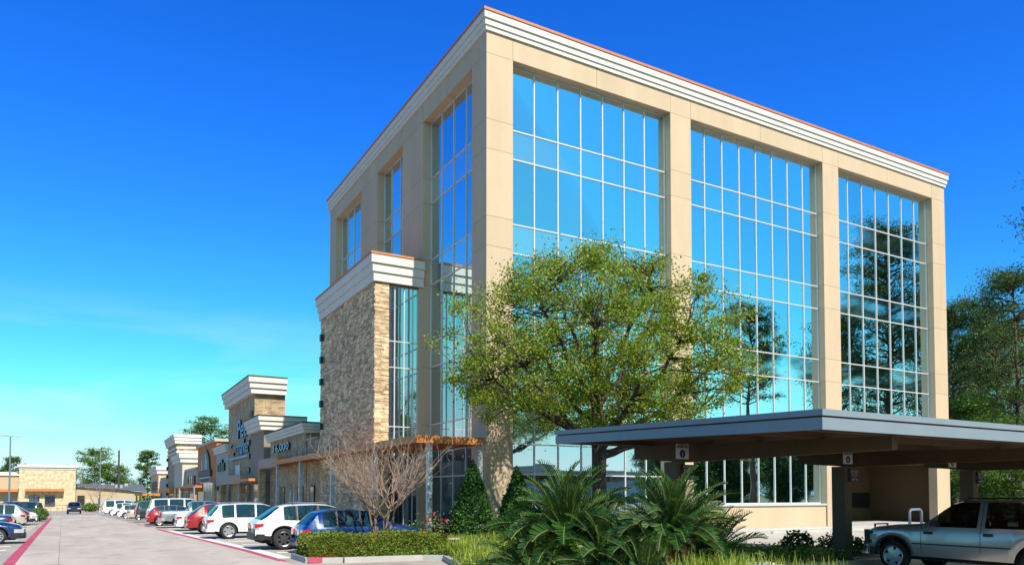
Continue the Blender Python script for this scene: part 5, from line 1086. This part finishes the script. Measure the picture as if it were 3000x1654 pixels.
# ---- sago palms
def frond_mesh(ln, droop, nl, m, wd=0.17):
    """arching rib with two rows of narrow leaflets, along +x"""
    mb = MB(); pts = []; rise = ln * 0.34
    for k in range(9): t = k / 8; pts.append(Vector((ln * (t - 0.12 * t * t), 0, rise * math.sin(t * 1.75) - droop * t * t * ln)))
    mb.tube(pts, [0.016 * (1 - 0.75 * k / 8) + 0.003 for k in range(9)], 4)
    for k in range(nl):
        t = 0.10 + 0.9 * k / nl; i = min(7, int(t * 8)); p = pts[i].lerp(pts[i + 1], t * 8 - i); d = (pts[i + 1] - pts[i]).normalized(); up_ = Vector((-d.z, 0, d.x))
        l_ = wd * (math.sin(math.pi * min(1, 0.16 + t * 0.84)) ** 0.55) * 1.2 * rng.uniform(0.85, 1.12)
        for s in (-1, 1):
            e = p + Vector((0, s, 0)) * l_ * 0.74 + d * l_ * 0.62 + up_ * l_ * 0.42; w = d * 0.0105
            mb.add([p - w, p + w, e + w * 0.2 - Vector((0, 0, 0.012 * l_ / 0.17)), e - w * 0.2], [(0, 1, 2, 3)], 1)
    return mb.mesh('frond', ['frond_stem', m])
FR = [frond_mesh(1.55, 0.10, 30, 'frond_leaf', 0.20), frond_mesh(1.35, 0.20, 27, 'frond_leaf', 0.19), frond_mesh(1.3, 0.02, 26, 'frond_pale', 0.17), frond_mesh(1.45, 0.30, 29, 'frond_leaf', 0.20)]
DRY = frond_mesh(1.0, 0.55, 26, 'dry_leaf', 0.13)
def sago(x, y, h, sc, nf, label, dry=0):
    t = thing('sago_palm', label, 'palm', (x, y, 0.1), 'sago palms in the planting bed'); tk = MB()
    tk.tube([(x, y, 0), (x + 0.03, y, h * 0.5), (x, y, h)], [0.24, 0.21, 0.19], 10)
    for k in range(70):
        z = h * rng.uniform(0.05, 1); a = rng.uniform(0, 6.28); c, s_ = math.cos(a), math.sin(a); mb0 = (x + 0.19 * c, y + 0.19 * s_, z); tk.tube([mb0, (x + 0.30 * c, y + 0.30 * s_, z + 0.07)], [0.035, 0.008], 4)
    part('trunk', tk, 'sago_trunk', t)
    for k in range(nf):
        f = k / nf; el = R(78 - 92 * f ** 0.8 + rng.normal() * 6); a = k * 2.39996 + rng.normal() * 0.15
        o = link('frond', FR[int(rng.integers(0, 4)) if f > 0.25 else int(rng.choice([0, 2]))], t, (0, 0, h - 0.1 - 0.02))
        o.rotation_euler = (rng.normal() * 0.2, -(el - R(18)), a); o.scale = [sc * rng.uniform(0.85, 1.12)] * 3
    for k in range(dry):
        o = link('dry_frond', DRY, t, (0, 0, h * rng.uniform(0.5, 0.95))); o.rotation_euler = (rng.normal() * 0.3, R(rng.uniform(5, 70)), rng.uniform(3.0, 5.0)); o.scale = [rng.uniform(0.45, 0.85)] * 3
def atp(px, dep): d = ray(px, 1500); return d.x * dep / d.dot(FW), d.y * dep / d.dot(FW)
x, y = atp(1660, 15.6); sago(x, y, 1.05, 1.18, 120, 'large sago palm with broad arching fronds, left one in the planting bed')
x, y = atp(1965, 13.9); sago(x, y, 1.25, 0.95, 110, 'sago palm half hiding the tow sign, with brown dry fronds below', dry=34)
x, y = atp(1555, 15.2); sago(x, y, 0.40, 0.98, 50, 'low sago palm at the left edge of the palm clump')
x, y = atp(1885, 13.2); sago(x, y, 0.38, 0.80, 44, 'small sago palm in front of the dry brown fronds')
x, y = atp(1735, 16.6); sago(x, y, 0.95, 0.95, 60, 'sago palm at the back between the two tall palms')
x, y = atp(2070, 14.4); sago(x, y, 0.62, 0.95, 60, 'low sago palm spreading towards the driveway, rightmost of the palms')
x, y = atp(1775, 14.6); sago(x, y, 0.62, 0.90, 54, 'low front sago palm between the two tall ones')
# ---- grass tufts, ground cover, roses
def blades(n, xy, h0, h1, wd=0.014):
    B = xy(n); a = rng.uniform(0, 6.283, n); ln = rng.uniform(h0, h1, n); out = np.stack([np.cos(a), np.sin(a), np.zeros(n)], 1); lean = rng.uniform(0.15, 0.95, n)[:, None]; s = np.stack([-np.sin(a), np.cos(a), np.zeros(n)], 1) * wd
    up_ = np.array([0, 0, 1.0]); m_ = B + (out * lean * 0.35 + up_ * 0.75) * ln[:, None] * 0.65; e = B + (out * lean * 0.95 + up_ * (1.0 - 0.5 * lean)) * ln[:, None]
    q1 = np.stack([B - s, B + s, m_ + s * 0.9, m_ - s * 0.9], 1); q2 = np.stack([m_ - s * 0.9, m_ + s * 0.9, e + s * 0.12, e - s * 0.12], 1)
    return np.concatenate([q1, q2])
def tufts(centres, spread, per):
    def f(n):
        c = np.array(centres)[rng.integers(0, len(centres), n)]; d = rng.normal(size=(n, 2)) * spread; return np.stack([c[:, 0] + d[:, 0], c[:, 1] + d[:, 1], np.full(n, 0.1)], 1)
    return f
def in_poly(p, poly):
    c = False
    for i in range(len(poly)):
        (a, b), (c_, d) = poly[i], poly[i - 1]
        if (b > p[1]) != (d > p[1]) and p[0] < (c_ - a) * (p[1] - b) / (d - b) + a: c = not c
    return c
def scatter(n, x0, x1, y0, y1, test=None):
    out = []
    while len(out) < n:
        p = (rng.uniform(x0, x1), rng.uniform(y0, y1))
        if in_poly(p, BED) and (test is None or test(p)): out.append(p)
    return out
gc = scatter(60, 9.3, 13.2, 19.0, 25.0) + scatter(46, 8.2, 11.5, 14.5, 20.0)
tag(link('ribbon_grass', quads('ribbon_grass', blades(15000, tufts(gc, 0.18, 0), 0.3, 0.68), 'grass_blade')), 'arching yellow-green ribbon grass between hedge and palms', 'grass', kind='stuff')
gc = scatter(46, 8.6, 10.2, 7.3, 11.0, lambda p: p[0] / p[1] > 0.86)
tag(link('lily_grass', quads('lily_grass', blades(9000, tufts(gc, 0.17, 0), 0.5, 1.08), 'grass_blade')), 'bright long grass along the front of the bed by the carport', 'grass', kind='stuff')
cv = np.array(scatter(9000, 7.2, 19.5, 7.3, 24.5)); hgt = 0.14 + 0.12 * np.clip((18 - cv[:, 1]) * 0.4, 0, 3) + 0.30 * rng.uniform(size=len(cv)) * (0.6 + 0.4 * np.sin(cv[:, 0] * 2.3) * np.sin(cv[:, 1] * 1.9))
P = np.concatenate([np.stack([cv[:, 0] + rng.normal(size=len(cv)) * 0.08, cv[:, 1] + rng.normal(size=len(cv)) * 0.08, hgt * k + 0.03], 1) for k in (1.0, 0.8, 0.55)])
tag(link('ground_cover', quads('ground_cover', leaf_quads(P, 0.085, 0.06, 0.3), 'cover_leaf')), 'low leafy ground cover filling the planting bed', 'ground cover', kind='stuff')
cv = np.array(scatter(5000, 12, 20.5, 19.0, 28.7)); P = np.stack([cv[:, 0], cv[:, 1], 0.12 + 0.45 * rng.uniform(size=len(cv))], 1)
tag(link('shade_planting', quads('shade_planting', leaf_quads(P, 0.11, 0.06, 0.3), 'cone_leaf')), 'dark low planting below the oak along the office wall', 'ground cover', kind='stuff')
rs = thing('rose_bush', 'thin rose bush with a few red flowers behind the hedge', 'shrub', (10.5, 24.1, 0.1)); st_ = MB()
for k in range(9): branchy(st_, (10.5 + rng.normal() * 0.15, 24.1 + rng.normal() * 0.15, 0.1), [(10.5 + rng.normal() * 0.45, 24.1 + rng.normal() * 0.3, 0.8 + rng.uniform(0, 0.6))], 0.012, 4, 0.3, 0, 0.005, 4)
part('stems', st_, 'bark', rs); P = rng.normal(size=(420, 3)) * np.array([0.42, 0.3, 0.28]) + np.array([10.5, 24.1, 0.85]); link('foliage', quads('foliage', leaf_quads(P, 0.07, 0.045), 'hedge_leaf'), rs)
for k in range(4): c = np.array([10.2 + 0.25 * k, 24.0 + rng.normal() * 0.1, 1.05 + rng.uniform(0, 0.3)]); link('flower', quads('flower', leaf_quads(rng.normal(size=(16, 3)) * 0.03 + c, 0.07, 0.06), 'petal'), rs)
x, y = 25.4, 18.4
round_bush(20.9, 15.6, 0.0, 0.75, 0.75, 'dark low bush at the foot of the middle carport post, right side', m='cone_leaf', n=1200, size=0.12, group='low bushes at the carport post')
round_bush(18.7, 15.5, 0.1, 0.5, 0.8, 'dark low bush at the foot of the middle carport post, left side', m='cone_leaf', n=800, size=0.12, group='low bushes at the carport post')
rk = MB(); N = 14
rk.lathe([(0.0, 0.42), (0.25, 0.41), (0.5, 0.34), (0.72, 0.2), (0.8, 0.0)], N, 'z', (10.0, 9.0, 0.42))
rk.v = [(a + rng.normal() * 0.03, b + rng.normal() * 0.03, c + rng.normal() * 0.012) for a, b, c in rk.v]
solo('boulder', rk, 'kerb', 'pale flat-topped boulder among the long grass by the carport', 'boulder', smooth=True)
